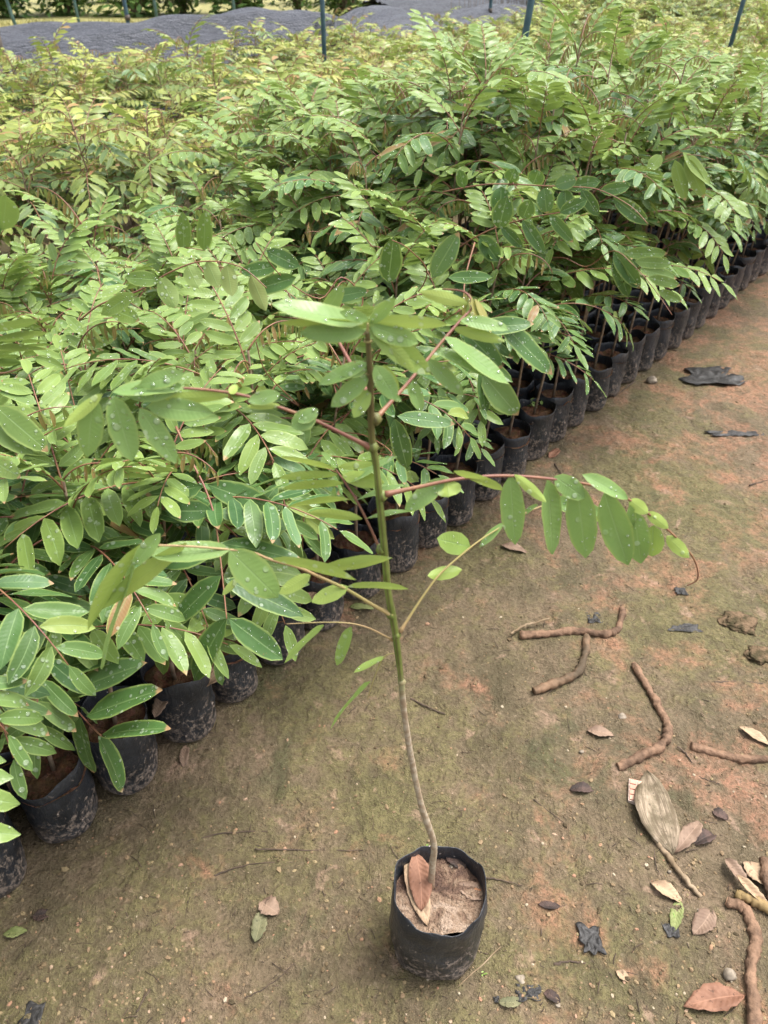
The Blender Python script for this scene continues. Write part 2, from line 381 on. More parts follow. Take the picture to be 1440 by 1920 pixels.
# ------------------------------------------------------------------ grow bag
def bag_mb(rs, r=.069, h=.165, rim=None, hi=False, skew=0.0):
    m = MB(); ns = 56 if hi else 34
    th = np.arange(ns)*2*math.pi/ns
    ex = 1 + .05*np.cos(2*(th+rs*1.3)); ph = rs*7.1
    rimh = h + (.006*np.sin(th*2+ph) + .004*np.sin(th*5+ph*2)) if rim is None else rim(th)
    rows = []
    prof = [(0.0,.02),(0.001,.78),(0.005,.90),(0.014,.97),(.025,.985),(.036,.975),(.047,1.0),(.058,.99),(.07,1.015),(.082,.99),(.095,1.0),(.108,.985),(.12,1.0),(.132,.99),(.145,1.0),(.99,1.0)]
    for i, (z, q) in enumerate(prof):
        zz = rimh if z == .99 else np.full(ns, z)*1.0
        zz = np.minimum(zz, rimh-.002) if z != .99 else zz
        cr_ = (.10*vnoise(np.cos(th)*2.4+rs*5+z*9, np.sin(th)*2.4+zz*14, 23) + .045*np.abs(vnoise(np.cos(th)*5+rs+zz*20, np.sin(th)*5-zz*26, 24)))*(.35+.65*min(1,z*9))
        rr = r*q*ex*(1+cr_*(1.0 if not hi else 1.15)+.022*np.sin(th*3+ph+z*40)+.022*vnoise(np.cos(th)*3+rs*9, np.sin(th)*3+zz*38, 21)*2 + (.03*vnoise(np.cos(th)*2+rs, zz*90+np.sin(th)*2, 22)))
        rows.append(np.stack([rr*np.cos(th)-skew*np.sin(math.pi*np.clip(1.15-zz/h,0,1))*(np.cos(th)<.3), rr*np.sin(th), zz], -1))
    top = rows[-1].copy()
    for dz, dr in ((.0006,.0008),(-.0004,.0016),(-.012,.0025),(-.03,.004),(-.05,.004)):
        t = top.copy(); k = 1-dr/r; t[:,0]*=k; t[:,1]*=k; t[:,2]+=dz; rows.append(t)
    m.add(np.array(rows), grid_faces(len(rows), ns, True))
    return m
def soil_mb(rs, r=.0665, z=.142, hgt=None):
    m = MB(); ns, nr = 30, 12; th = np.arange(ns)*2*math.pi/ns; rr = np.linspace(.01, 1, nr)*r
    Rr, Th = np.meshgrid(rr, th, indexing='ij'); x = Rr*np.cos(Th)*(1+.05*np.cos(2*(Th+rs*1.3))); y = Rr*np.sin(Th)*(1+.05*np.cos(2*(Th+rs*1.3)))
    zz = z + .016*vnoise(x*45+rs*5, y*45, 31)+.008*vnoise(x*120+rs, y*120, 32) + (0 if hgt is None else hgt(x, y))
    m.add(np.stack([x,y,zz],-1), grid_faces(nr, ns, True)); return m
BAGS = [mesh_from('bag', bag_mb(k+1), [BAG]) for k in range(6)]
SOILS = [mesh_from('soil', soil_mb(k+1), [SOIL]) for k in range(6)]

# ------------------------------------------------------------------ compound leaves
def frond_mb(seed, L=.28, npair=6, leafL=.075, kind='mature', n=5, c=1, drops=0):
    rg = random.Random(seed); m = MB()
    th0, bend = {'mature':(R(38),R(85)), 'low':(R(12),R(62)), 'young':(R(60),R(60)), 'sprout':(R(66),R(105))}[kind]
    bend *= rg.uniform(.7, 1.2); froll = rg.gauss(0,.18); hang = rg.uniform(-.02,.35); pr = rg.uniform(.28,.34); sway = rg.uniform(-.5,.5)
    ks = 14; s = np.linspace(0,1,ks+1); a = th0 - bend*s**1.15
    px = np.concatenate([[0],np.cumsum(np.cos(a[:-1]))])/ks*L; pz = np.concatenate([[0],np.cumsum(np.sin(a[:-1]))])/ks*L
    py = sway*.12*L*s*s
    path = np.stack([px,py,pz],-1)
    add_tube(m, path, np.linspace(.0019,.0008,ks+1), 5, mat=2)
    base_y = {'mature':.02,'low':.0,'young':.50,'sprout':.5}[kind]; base_r = {'sprout':.72}.get(kind, .0)
    tot = npair*2
    if rg.random() < .18 and kind == 'mature': base_y += .35
    for i in range(tot+1):
        f = .18 + .82*min(1, ((i//2)*2 + (i%2)*.25)/tot) if i < tot else 1.0
        p = np.array([np.interp(f, s, path[:,k]) for k in range(3)])
        an = np.interp(f, s, a); fw = np.array([math.cos(an), 0, math.sin(an)]); up = np.array([-math.sin(an),0,math.cos(an)])
        sd_ = (1 if i%2 else -1) if i < tot else 0
        sp = R(rg.uniform(58, 70))*(1-.22*f) if sd_ else rg.uniform(-.2,.2)
        dr = (hang+rg.uniform(-.08,.10))*(1.0 if kind!='sprout' else 2.2) + (.25 if kind=='low' else 0)
        d = fw*math.cos(sp) + np.array([0,1,0])*math.sin(sp)*(sd_ or 1) + np.array([0,0,-1])*dr
        if kind == 'sprout': d = d*.5 + np.array([0,0,-1.0])
        ll = leafL*(.72+.45*math.sin(math.pi*min(1,f*.9)))*rg.uniform(.92,1.06)
        if kind == 'sprout': ll *= .5
        roll = froll + rg.gauss(0,.16) + (rg.gauss(0,.5) if rg.random()<.1 else 0); sdv = nrmz(np.cross(up, d))
        nr = up*math.cos(roll) + sdv*math.sin(roll)
        if nr[2] < 0 and rg.random()<.7: nr = -nr
        T = (min(1,max(0,base_y+rg.uniform(-.08,.22)+.18*(f>.8))), min(1,max(0,base_r+rg.uniform(-.1,.12))) if base_r or rg.random()<.06 else 0, rg.random())
        if rg.random() < .025: T = (.9, .1, 0)
        if rg.random() < .01: T = (.3, .8, 0)
        wr = pr*rg.uniform(.93,1.08) if kind!='sprout' else .26
        if rg.random() < .05: continue
        add_leaf(m, p+nrmz(d)*.002, d, nr, ll, ll*wr, n, c, fold=rg.uniform(.05,.4), curl=rg.uniform(-.1,.6), T=T, wav=.05, ph=rg.uniform(0,6), pw=rg.uniform(.44,.54), drops=drops, rng=rg, side=rg.uniform(-.05,.05), jag=.05 if rg.random()<.3 else 0)
    return m

def zrot(a): c,s=math.cos(a),math.sin(a); return np.array([[c,-s,0],[s,c,0],[0,0,1]])
def yrot(a): c,s=math.cos(a),math.sin(a); return np.array([[c,0,s],[0,1,0],[-s,0,c]])
KINDS = {}
for kd, LL, npr, lf in (('mature',.325,8,.070),('low',.26,6,.080),('young',.22,8,.055),('sprout',.15,7,.055)):
    KINDS[kd] = [frond_mb(100*len(KINDS)+j, LL*(.85+.1*j), npr+(j%2), lf*(.92+.05*j), kd, 6, 2, drops=2 if kd in('mature','low') else 1).arr() for j in range(4)]
KFAR = {}
for kd, LL, npr, lf in (('mature',.30,7,.065),('young',.21,7,.054),('sprout',.14,5,.055)):
    KFAR[kd] = [frond_mb(700+100*len(KFAR)+j, LL*(.85+.1*j), npr, lf, kd, 3, 1).arr() for j in range(3)]
FROND_MESH = {k: [mesh_from('compound_leaf', a, FOLI) for a in v] for k, v in KINDS.items()}

def frond_plan(rg, z0, z1, nf, low=False, open_az=None):
    """list of (kind, variant, z, azimuth, pitch, scale)"""
    out=[]; az = rg.uniform(0, 6.28)
    for i in range(nf):
        f = i/(nf-1); z = z0 + (z1-z0)*f**.85; az += 2.4 + rg.uniform(-.3,.3)
        if f > .86: kd = 'sprout' if rg.random()<.75 else 'young'
        elif f > .60: kd = 'young'
        elif low and f < .3: kd = 'low'
        else: kd = 'mature'
        out.append((kd, rg.randrange(4), z, az, rg.uniform(-.25,.25) - .25*(kd=='sprout'), rg.uniform(.85,1.15)))
    return out
def stem_path(rg, H, lean=.05):
    a, b = rg.uniform(-lean,lean), rg.uniform(-lean,lean); c_, d_ = rg.uniform(-.012,.012), rg.uniform(-.012,.012)
    zz = np.linspace(.128, H, 9); f = (zz-.128)/(H-.128)
    return np.stack([a*f**1.4 + c_*np.sin(f*5), b*f**1.4 + d_*np.sin(f*6+1), zz], -1)
def on_stem(st, z): return np.array([np.interp(z, st[:,2], st[:,0]), np.interp(z, st[:,2], st[:,1]), z])

# foliage prototypes for seedlings inside the bed (one mesh of leaves each)
PROTO = []
for k in range(9):
    rg = random.Random(5000+k); H = .80
    st = stem_path(rg, H, .07); sm = MB(); add_tube(sm, st, np.linspace(.0042,.0022,9), 6, mat=0)
    fm = MB()
    for kd, v, z, az, pt, s_ in frond_plan(rg, .52, H, 10):
        fm.addarr(KINDS[kd][v], zrot(az)@yrot(-pt)*s_, on_stem(st, z))
    PROTO.append((mesh_from('stem', sm, [BARK]), mesh_from('foliage', fm, FOLI), H))
PFAR = []
for k in range(6):
    rg = random.Random(6000+k); H = .78; st = stem_path(rg, H, .07); m = MB()
    add_tube(m, st[::2], np.linspace(.0042,.0022,5), 4, mat=3, cap=False)
    for kd, v, z, az, pt, s_ in frond_plan(rg, .52, H, 10):
        kd = 'mature' if kd=='low' else kd
        m.addarr(KFAR[kd][v%3], zrot(az)@yrot(-pt)*s_, on_stem(st, z))
    PFAR.append((m.arr(), H))

# ------------------------------------------------------------------ hero seedling on the path
hb = np.array([.090, .642, 0.0]); hb[2] = float(hground(hb[0], hb[1]))+.002
hero = empty('potted_seedling', hb)
tag(hero, 'single tall seedling in a black bag standing alone on the open path', 'seedling')
def hero_rim(th):
    return .192 + .012*np.sin(th) + .006*np.sin(2*th+2.2) + .005*np.sin(3*th+1) + .0035*np.sin(7*th) + .003*np.sin(5*th+.4)
def _old_rim(th):   # higher at the back, dipping in front
    return .168 + .012*np.sin(th) + .004*np.sin(3*th+1) + .003*np.sin(7*th)
obj('bag', bag_mb(2.3, r=.0715, rim=hero_rim, hi=True, skew=.008), [BAG], hero)
N = NM('hero_soil'); P = N.obco(); a = N.noise(P, 30, 5, .65, .5); b = N.noise(P, 190, 3)
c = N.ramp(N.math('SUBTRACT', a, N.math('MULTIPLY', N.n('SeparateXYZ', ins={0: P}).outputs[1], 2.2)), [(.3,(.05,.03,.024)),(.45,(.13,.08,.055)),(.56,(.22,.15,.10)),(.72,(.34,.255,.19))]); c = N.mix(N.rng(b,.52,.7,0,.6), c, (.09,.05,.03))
HS = N.done(N.bsdf(c, .85, .2, N.bump(N.math('ADD', a, b), 1.0, .009)))
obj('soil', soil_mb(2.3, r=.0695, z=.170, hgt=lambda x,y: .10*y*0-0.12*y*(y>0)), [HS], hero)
spx = [(808,1668,.655),(811,1620,.655),(813,1580,.654),(790,1510,.650),(770,1415,.646),(757,1330,.643),(752,1275,.640),(742,1190,.635),(728,1110,.632),(718,1000,.628),(711,930,.625),(705,870,.623),(697,820,.62),(695,760,.615),(694,700,.612),(690,640,.61),(688,622,.608)]
hst = smooth_path([PY(*q)-hb for q in spx], 5)
hr = np.interp(np.linspace(0,1,len(hst)), [0,.08,.14,.16,.2,.4,.43,.6,.85,1], [.0056,.0053,.0049,.0056,.0042,.0038,.0043,.0037,.0030,.0019])
hm = MB(); add_tube(hm, hst, hr, 12, mat=0, bump=.12)
for (px_, py_, Y_) in ((752,1278,.64),(742,1190,.635),(731,1152,.633),(716,930,.626),(698,838,.621),(704,786,.62),(712,1030,.63)):
    q = PY(px_, py_, Y_)-hb; add_tube(hm, [q+[0,0,-.005], q+[.001,-.001,0], q+[0,0,.006]], [.0030,.0056,.0030], 8); hm.uv[-1][:,1] = .37+.5*(1278-py_)/650
obj('stem', hm, [HSTEM], hero)
N = NM('stem_node'); 
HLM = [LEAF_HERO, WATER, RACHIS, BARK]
hrg = random.Random(77)
def px_leaf(m, b, t, wpx, Yb, Yt, back=False, T=(0,0,0), off=np.zeros(3), rng=hrg, curl=None, fold=None, drops=6, ratio=.31, pw=None, n=8, c=2):
    B = PY(b[0], b[1], Yb); E = PY(t[0], t[1], Yt); d = E-B; L = np.linalg.norm(d); d/=L
    C_ = np.array([0,0,CAMH]); v = nrmz(C_-(B+E)/2); v = nrmz(v - d*np.dot(v,d)); s_ = np.cross(v, d)
    wr = wpx*depth((B+E)/2)/FPX; W = max(wr, ratio*L); ca = min(1.0, wr/W); sa = math.sqrt(max(0,1-ca*ca))
    sg = 1 if s_[2] > 0 else -1
    if back: W = max(wr, .2*L); ca = min(1.0, wr/W); sa = math.sqrt(max(0,1-ca*ca))
    nr = v*ca + s_*sa*sg
    if back: nr = -(v*ca - s_*sa*sg)
    add_leaf(m, B-off, d, nr, L*1.02, W, n, c, fold=rng.uniform(.08,.3) if fold is None else fold, curl=rng.uniform(-.05,.3) if curl is None else curl,
             T=T, wav=.035, ph=rng.uniform(0,6), pw=rng.uniform(.5,.62) if pw is None else pw, drops=0 if back else drops, rng=rng, jag=.03)
G0, YG, YL, BZ = (.05,0,.3), (.75,0,.5), (.45,0,.5), (.3,.55,.2)
# each entry: rachis pixel path with start/end distance, radius, then leaflets (base, tip, width, underside?, tint)
HF = [
 ([(722,927),(790,912),(860,898),(950,892),(1050,900),(1130,915),(1185,940),(1230,975),(1272,1012),(1302,1050),(1308,1085),(1288,1098)], .625, .70, .0019, [
  ((835,897),(760,958),36,0,G0),((838,900),(842,932),50,1,YG),((945,920),(852,872),18,1,YG),((957,890),(965,1018),46,0,G0),((965,890),(1022,940),20,1,YG),
  ((1026,898),(1042,1040),38,0,G0),((1040,893),(1098,935),40,0,G0),((1082,902),(1098,1046),56,0,G0),((1092,890),(1182,932),28,0,G0),((1133,922),(1176,1056),58,0,G0),
  ((1190,958),(1203,1062),46,0,G0),((1225,985),(1222,1046),42,0,YL),((1180,937),(1214,962),26,1,YG),((1214,960),(1252,990),22,1,YG),((1250,1005),(1290,1044),26,1,YG),((1180,1000),(1183,950),20,0,G0)]),
 ([(750,1185),(785,1130),(820,1082),(856,1048),(900,1013),(945,985),(1000,955),(1045,940)], .635, .74, .0015, [
  ((866,1068),(802,1080),26,1,(.5,0,.5)),((882,1026),(820,1010),44,0,(.35,0,.9)),((945,980),(898,1024),16,0,G0),((982,964),(1006,946),9,0,G0),((1040,940),(1095,950),34,0,G0),((1050,945),(1132,962),30,0,G0),((1060,955),(1125,975),26,1,YG)]),
 ([(693,838),(640,812),(590,788),(520,762),(460,742),(400,732),(330,727),(270,728),(232,735)], .62, .60, .0019, [
  ((592,775),(548,800),40,0,G0),((596,768),(560,790),26,0,G0),((525,738),(466,752),28,0,G0),((525,760),(462,762),14,1,YG),((428,742),(306,748),22,1,YG),((345,700),(262,722),34,0,G0),
  ((340,722),(238,742),42,0,G0),((276,762),(396,774),44,0,G0),((262,765),(330,867),42,0,G0),((212,742),(248,862),52,0,G0),((175,742),(164,860),48,0,G0),((192,738),(124,796),22,1,YG),
  ((445,722),(430,738),16,1,YG),((345,727),(210,722),30,0,G0)]),
 ([(714,1035),(692,985),(668,938),(645,902),(628,878)], .63, .66, .0016, [
  ((632,890),(524,892),17,1,YG),((643,906),(530,907),17,1,YG),((659,937),(537,937),12,1,YG),((679,973),(577,953),19,1,YG),((628,880),(530,853),11,1,YG),
  ((634,876),(705,868),16,1,YG),((642,892),(722,906),32,1,YG),((652,906),(738,852),14,0,G0),((668,938),(754,897),9,0,G0),((684,973),(764,948),8,0,G0),((632,876),(608,848),12,0,G0)]),
 ([(733,1152),(700,1135),(650,1105),(600,1082),(560,1064),(510,1050),(470,1035),(425,1030),(350,1024),(266,1022)], .632, .575, .0021, [
  ((590,1072),(734,1042),24,1,(.55,0,.5)),((512,1048),(672,1070),21,1,(.6,0,.5)),((582,1078),(526,1112),26,1,YG),((652,1100),(586,1128),30,1,YG),((652,1100),(766,1092),14,1,(.5,0,.5)),
  ((430,1030),(522,1122),66,0,(.12,0,.9)),((432,1030),(282,1040),40,0,(.1,0,.9)),((350,1018),(196,1132),34,1,(.5,0,.5)),((264,1020),(154,1158),26,1,(.8,0,.5)),((262,1024),(188,1250),11,0,(.15,0,.9)),((300,1000),(250,1060),30,0,(.1,0,.9)),((445,1085),(418,1115),14,1,YG)]),
 ([(736,1200),(690,1177),(650,1168),(600,1167),(537,1170)], .636, .62, .0011, [((659,1175),(630,1247),24,0,(.3,0,.4)),((607,1172),(532,1240),14,0,(.4,0,.4))]),
 ([(745,1225),(722,1230),(705,1262),(688,1314)], .637, .62, .0009, [((722,1232),(664,1260),12,0,(.5,0,.4)),((694,1278),(612,1357),9,0,(.35,0,.4))]),
 ([(691,742),(665,695),(640,650),(618,610),(600,585)], .615, .72, .0022, [((620,612),(560,560),30,0,G0),((606,595),(640,540),30,0,G0)]),
 ([(704,786),(770,712),(825,645),(862,602),(885,575),(872,548),(830,542)], .62, .76, .0018, [
  ((800,672),(868,740),30,0,G0),((815,655),(930,700),26,0,G0),((835,632),(950,720),30,0,G0),((850,615),(945,640),22,1,YG),((862,600),(955,612),24,0,G0),((878,570),(790,548),24,1,(.5,.3,.5)),
  ((884,560),(905,610),14,0,BZ),((890,560),(925,620),12,0,BZ),((880,552),(890,598),12,0,BZ),((872,548),(872,592),10,0,BZ),((770,712),(790,770),26,0,G0),((745,738),(722,690),24,0,YL),((790,690),(742,660),22,0,G0)]),
 ([(690,640),(689,620),(690,606)], .61, .61, .0020, [
  ((680,606),(514,572),38,0,(.1,0,.8)),((684,622),(566,624),40,0,G0),((682,608),(525,604),16,1,YG),((692,604),(838,600),26,1,(.55,0,.5)),((692,612),(808,702),46,0,(.45,0,.8)),((694,610),(782,642),40,0,(.15,0,.8)),
  ((692,614),(775,690),30,1,YG),((690,600),(640,585),24,0,G0),((694,606),(740,560),26,0,G0)]),
 ([(692,700),(690,690),(691,678)], .612, .612, .0016, [((690,680),(598,717),28,0,G0),((691,704),(622,762),34,0,G0),((703,685),(742,748),38,0,G0),((692,730),(664,782),30,0,YL),((703,720),(752,752),18,0,G0),((690,690),(640,700),26,0,G0)]),
]
for k, (rp, Y0, Y1, rr, lf) in enumerate(HF):
    xs = np.array([q[0] for q in rp], float); ln = np.concatenate([[0],np.cumsum(np.hypot(np.diff(xs), np.diff([q[1] for q in rp])))]); ln/=ln[-1]
    pts = smooth_path([PY(q[0], q[1], Y0+(Y1-Y0)*f)-hb for q, f in zip(rp, ln)], 5)
    m = MB(); add_tube(m, pts, np.linspace(rr, rr*.45, len(pts))*(1+1.1*np.exp(-np.linspace(0,1,len(pts))*28)), 7)
    fo = obj('compound_leaf', m, [RACHIS if k in (0,2,7,8,3) else RACHIS_G], hero)
    for (b, t, wp, back, T) in lf:
        i = int(np.argmin([abs(b[0]-q[0])+abs(b[1]-q[1]) for q in rp])); f = ln[i]; Yb = Y0+(Y1-Y0)*f
        m = MB(); px_leaf(m, b, t, wp, Yb, Yb-.012, bool(back), T, hb)
        obj('leaflet', m, HLM, fo)

# ------------------------------------------------------------------ the beds
rg = random.Random(4)
SPC = .149; plants = []
def cheight(s, q, x, y):
    h = .69 + .06*float(vnoise(s*1.3, q*1.3, 51))*2 + .075*rg.uniform(-1,1) + (.10 if rg.random()<.06 else 0)
    h += .21*float(sstep(1.2, 2.3, s))+.05*float(vnoise(s*3+5, q*3, 57))*2 + .22*math.exp(-(((x-.22)/.33)**2+((y-2.45)/.35)**2)) + .12*math.exp(-(((x-.9)/.5)**2+((y-2.9)/.5)**2))
    h -= .10*float(sstep(4.0, 6.5, s))
    h -= .10*float(sstep(.8, 1.3, q))*(1-float(sstep(1.6,2.6,s)))
    return h
for i in range(-9, 74):
    for j in range(10):
        s = i*SPC + rg.uniform(-.006,.006) + (j%2)*SPC*.5*0; q = .072 + j*.146 + rg.uniform(-.006,.006)
        x, y = sq(s, q); plants.append([s, q, x, y, j, cheight(s, q, x, y), i])
def inframe(x, y, h):
    for z in (0, h*.5, h):
        a, b = proj((x, y, z))
        if -90 < a < 1530 and -60 < b < 2000: return True
    return False
vis = [p for p in plants if inframe(p[2], p[3], p[5])]
vis.sort(key=lambda p: math.sqrt(p[2]**2+p[3]**2) - (1.6 if p[4]==0 else .6 if p[4]==1 else 0))
IND = vis[:292]; ids = set(id(p) for p in IND)
front = sorted([p for p in IND if p[4]==0], key=lambda p: p[0])
ORD = ['first','second','third','fourth','fifth','sixth','seventh','eighth','ninth','tenth','eleventh','twelfth','thirteenth','fourteenth','fifteenth','sixteenth','seventeenth','eighteenth','nineteenth','twentieth']
fr_in = [p for p in front if proj((p[2]+.05,p[3]-.05,.05))[0] > 12]
RN = {1:'second',2:'third',3:'fourth',4:'fifth',5:'sixth',6:'seventh',7:'eighth',8:'ninth',9:'tenth and last'}
front_roots = {}
for p in IND:
    s, q, x, y, j, H, i = p; k = rg.randrange(6); gz = float(hground(x, y))
    near = j == 0 or (j == 1 and math.hypot(x,y) < 3.0)
    root = empty('potted_seedling', (x, y, gz+.001), 0 if near else rg.uniform(0,6.28))
    b = obj('bag', BAGS[k], None, root); so_ = obj('soil', SOILS[k], None, root)
    zb = rg.uniform(1.0,1.17); b.scale = (rg.uniform(.90,.98),rg.uniform(.90,.98),zb); so_.location.z = .142*(zb-1)-.004; b.rotation_euler = (rg.uniform(-.03,.03), rg.uniform(-.03,.03), rg.uniform(-.3,.3)); so_.rotation_euler.z = b.rotation_euler.z
    if near:
        rr = random.Random(900+i*13+j)
        # edge plants lean out over the path a little
        st = stem_path(rr, H, .04); f = (st[:,2]-.128)/(H-.128); st[:,0] += -N2[0]*.05*f; st[:,1] += -N2[1]*.05*f
        m = MB(); add_tube(m, st, np.linspace(.0046,.0022,9), 7); obj('stem', m, [BARK], root)
        edge_az = math.atan2(-N2[1], -N2[0])
        z0 = (.47 if s < 1.2 else .50) if j == 0 else .50
        for kd, v, z, az, pt, sc_ in frond_plan(rr, z0, H, 11 if j == 0 else 10, low=False):
            # leaves turn out to the light
            if z < H*.8 and j == 0: dlt = math.atan2(math.sin(az-edge_az), math.cos(az-edge_az)); az = edge_az + dlt*.8
            o = obj('compound_leaf', FROND_MESH[kd][v], None, root, loc=on_stem(st, z))
            o.rotation_euler = (0, -pt, az); o.scale = (sc_,)*3
        if j == 0 and i not in front_roots: front_roots[i] = (root, p, st)
    else:
        pr = PROTO[rg.randrange(len(PROTO))]; zs = (H)/pr[2]
        a = obj('stem', pr[0], None, root); c_ = obj('foliage', pr[1], None, root)
        a.scale = (1,1,zs); c_.scale = (1,1,1) if zs<1.0 else (1,1,1)
        c_.location.z = H - pr[2]
    if j == 0:
        if p in fr_in and fr_in.index(p) < 20:
            lab = 'seedling in black bag on the path edge, %s bag up from the bottom left corner' % ORD[fr_in.index(p)]
            grp = 'bagged seedlings along the path edge'
        elif p in fr_in: lab = 'seedling in black bag on the distant right-hand stretch of the path edge row'; grp = 'bagged seedlings along the distant path edge'
        else: lab = 'seedling in the path edge row cut off by the left border of the photo'; grp = 'bagged seedlings cut off at the left border'
    else:
        lab = 'leafy seedling inside the nearest bed, in the %s row behind the path' % RN[j]; grp = 'leafy seedlings of the %s row in the nearest bed' % RN[j]
    tag(root, lab, 'seedling', grp)

# the rest of the seedlings, hundreds more: one object
far = MB(); fb = bag_mb(3.0); FBA = list(fb.arr()); FBA[4] = np.full(len(FBA[4]), 4, np.int32); FBA = tuple(FBA)
def far_plant(x, y, H, bag=False, sc_=1.0, ty=0.0):
    a, h0 = PFAR[rg.randrange(len(PFAR))]; M = zrot(rg.uniform(0,6.28))*sc_
    M = M.copy(); gz = float(hground(x, y)); M[2] *= H/(h0*sc_)*1.0
    far.addarr(a, M, (x, y, gz), (ty*.6+rg.uniform(-.25,.32), 0.22*(rg.random()<.16), 0))
    if bag: far.addarr(FBA, None, (x, y, gz))
for p in plants:
    if id(p) in ids: continue
    if p[0] < 6 or p[4] < 2 or rg.random() < .55: far_plant(p[2], p[3], p[5], bag=p[4] < 2, ty=.05)
for q0, s0, s1, hh in ((2.04, -1.2, 15, .66), (3.95, .2, 17, .63)):
    for s in np.arange(s0, s1, .185):
        for q in np.arange(q0, q0+1.42, .19):
            x, y = sq(s+rg.uniform(-.03,.03), q+rg.uniform(-.03,.03))
            a, b = proj((x, y, .8))
            if a < -260 or a > 1750: continue
            far_plant(x, y, hh-.07*float(sstep(6,11,s))+.10*float(vnoise(s*1.1, q*1.1, 61))*3+rg.gauss(0,.085), bag=(q<q0+.1), sc_=1.12, ty=.12+.015*s)
for s in np.arange(9.5, 19, .24):
    for q in list(np.arange(.1, 1.5, .22))+list(np.arange(5.5, 8.5, .24)):
        if q > 5 and s < 13.2: continue
        x, y = sq(s+rg.uniform(-.04,.04), q); far_plant(x, y, .66+rg.uniform(-.05,.05), sc_=1.15, ty=.3)
fo = obj('seedlings', far, [LEAF_FAR, WATER, RACHIS, BARK, BAG])
tag(fo, 'dense mass of yellow green seedlings filling the farther beds', 'seedlings', kind='stuff')

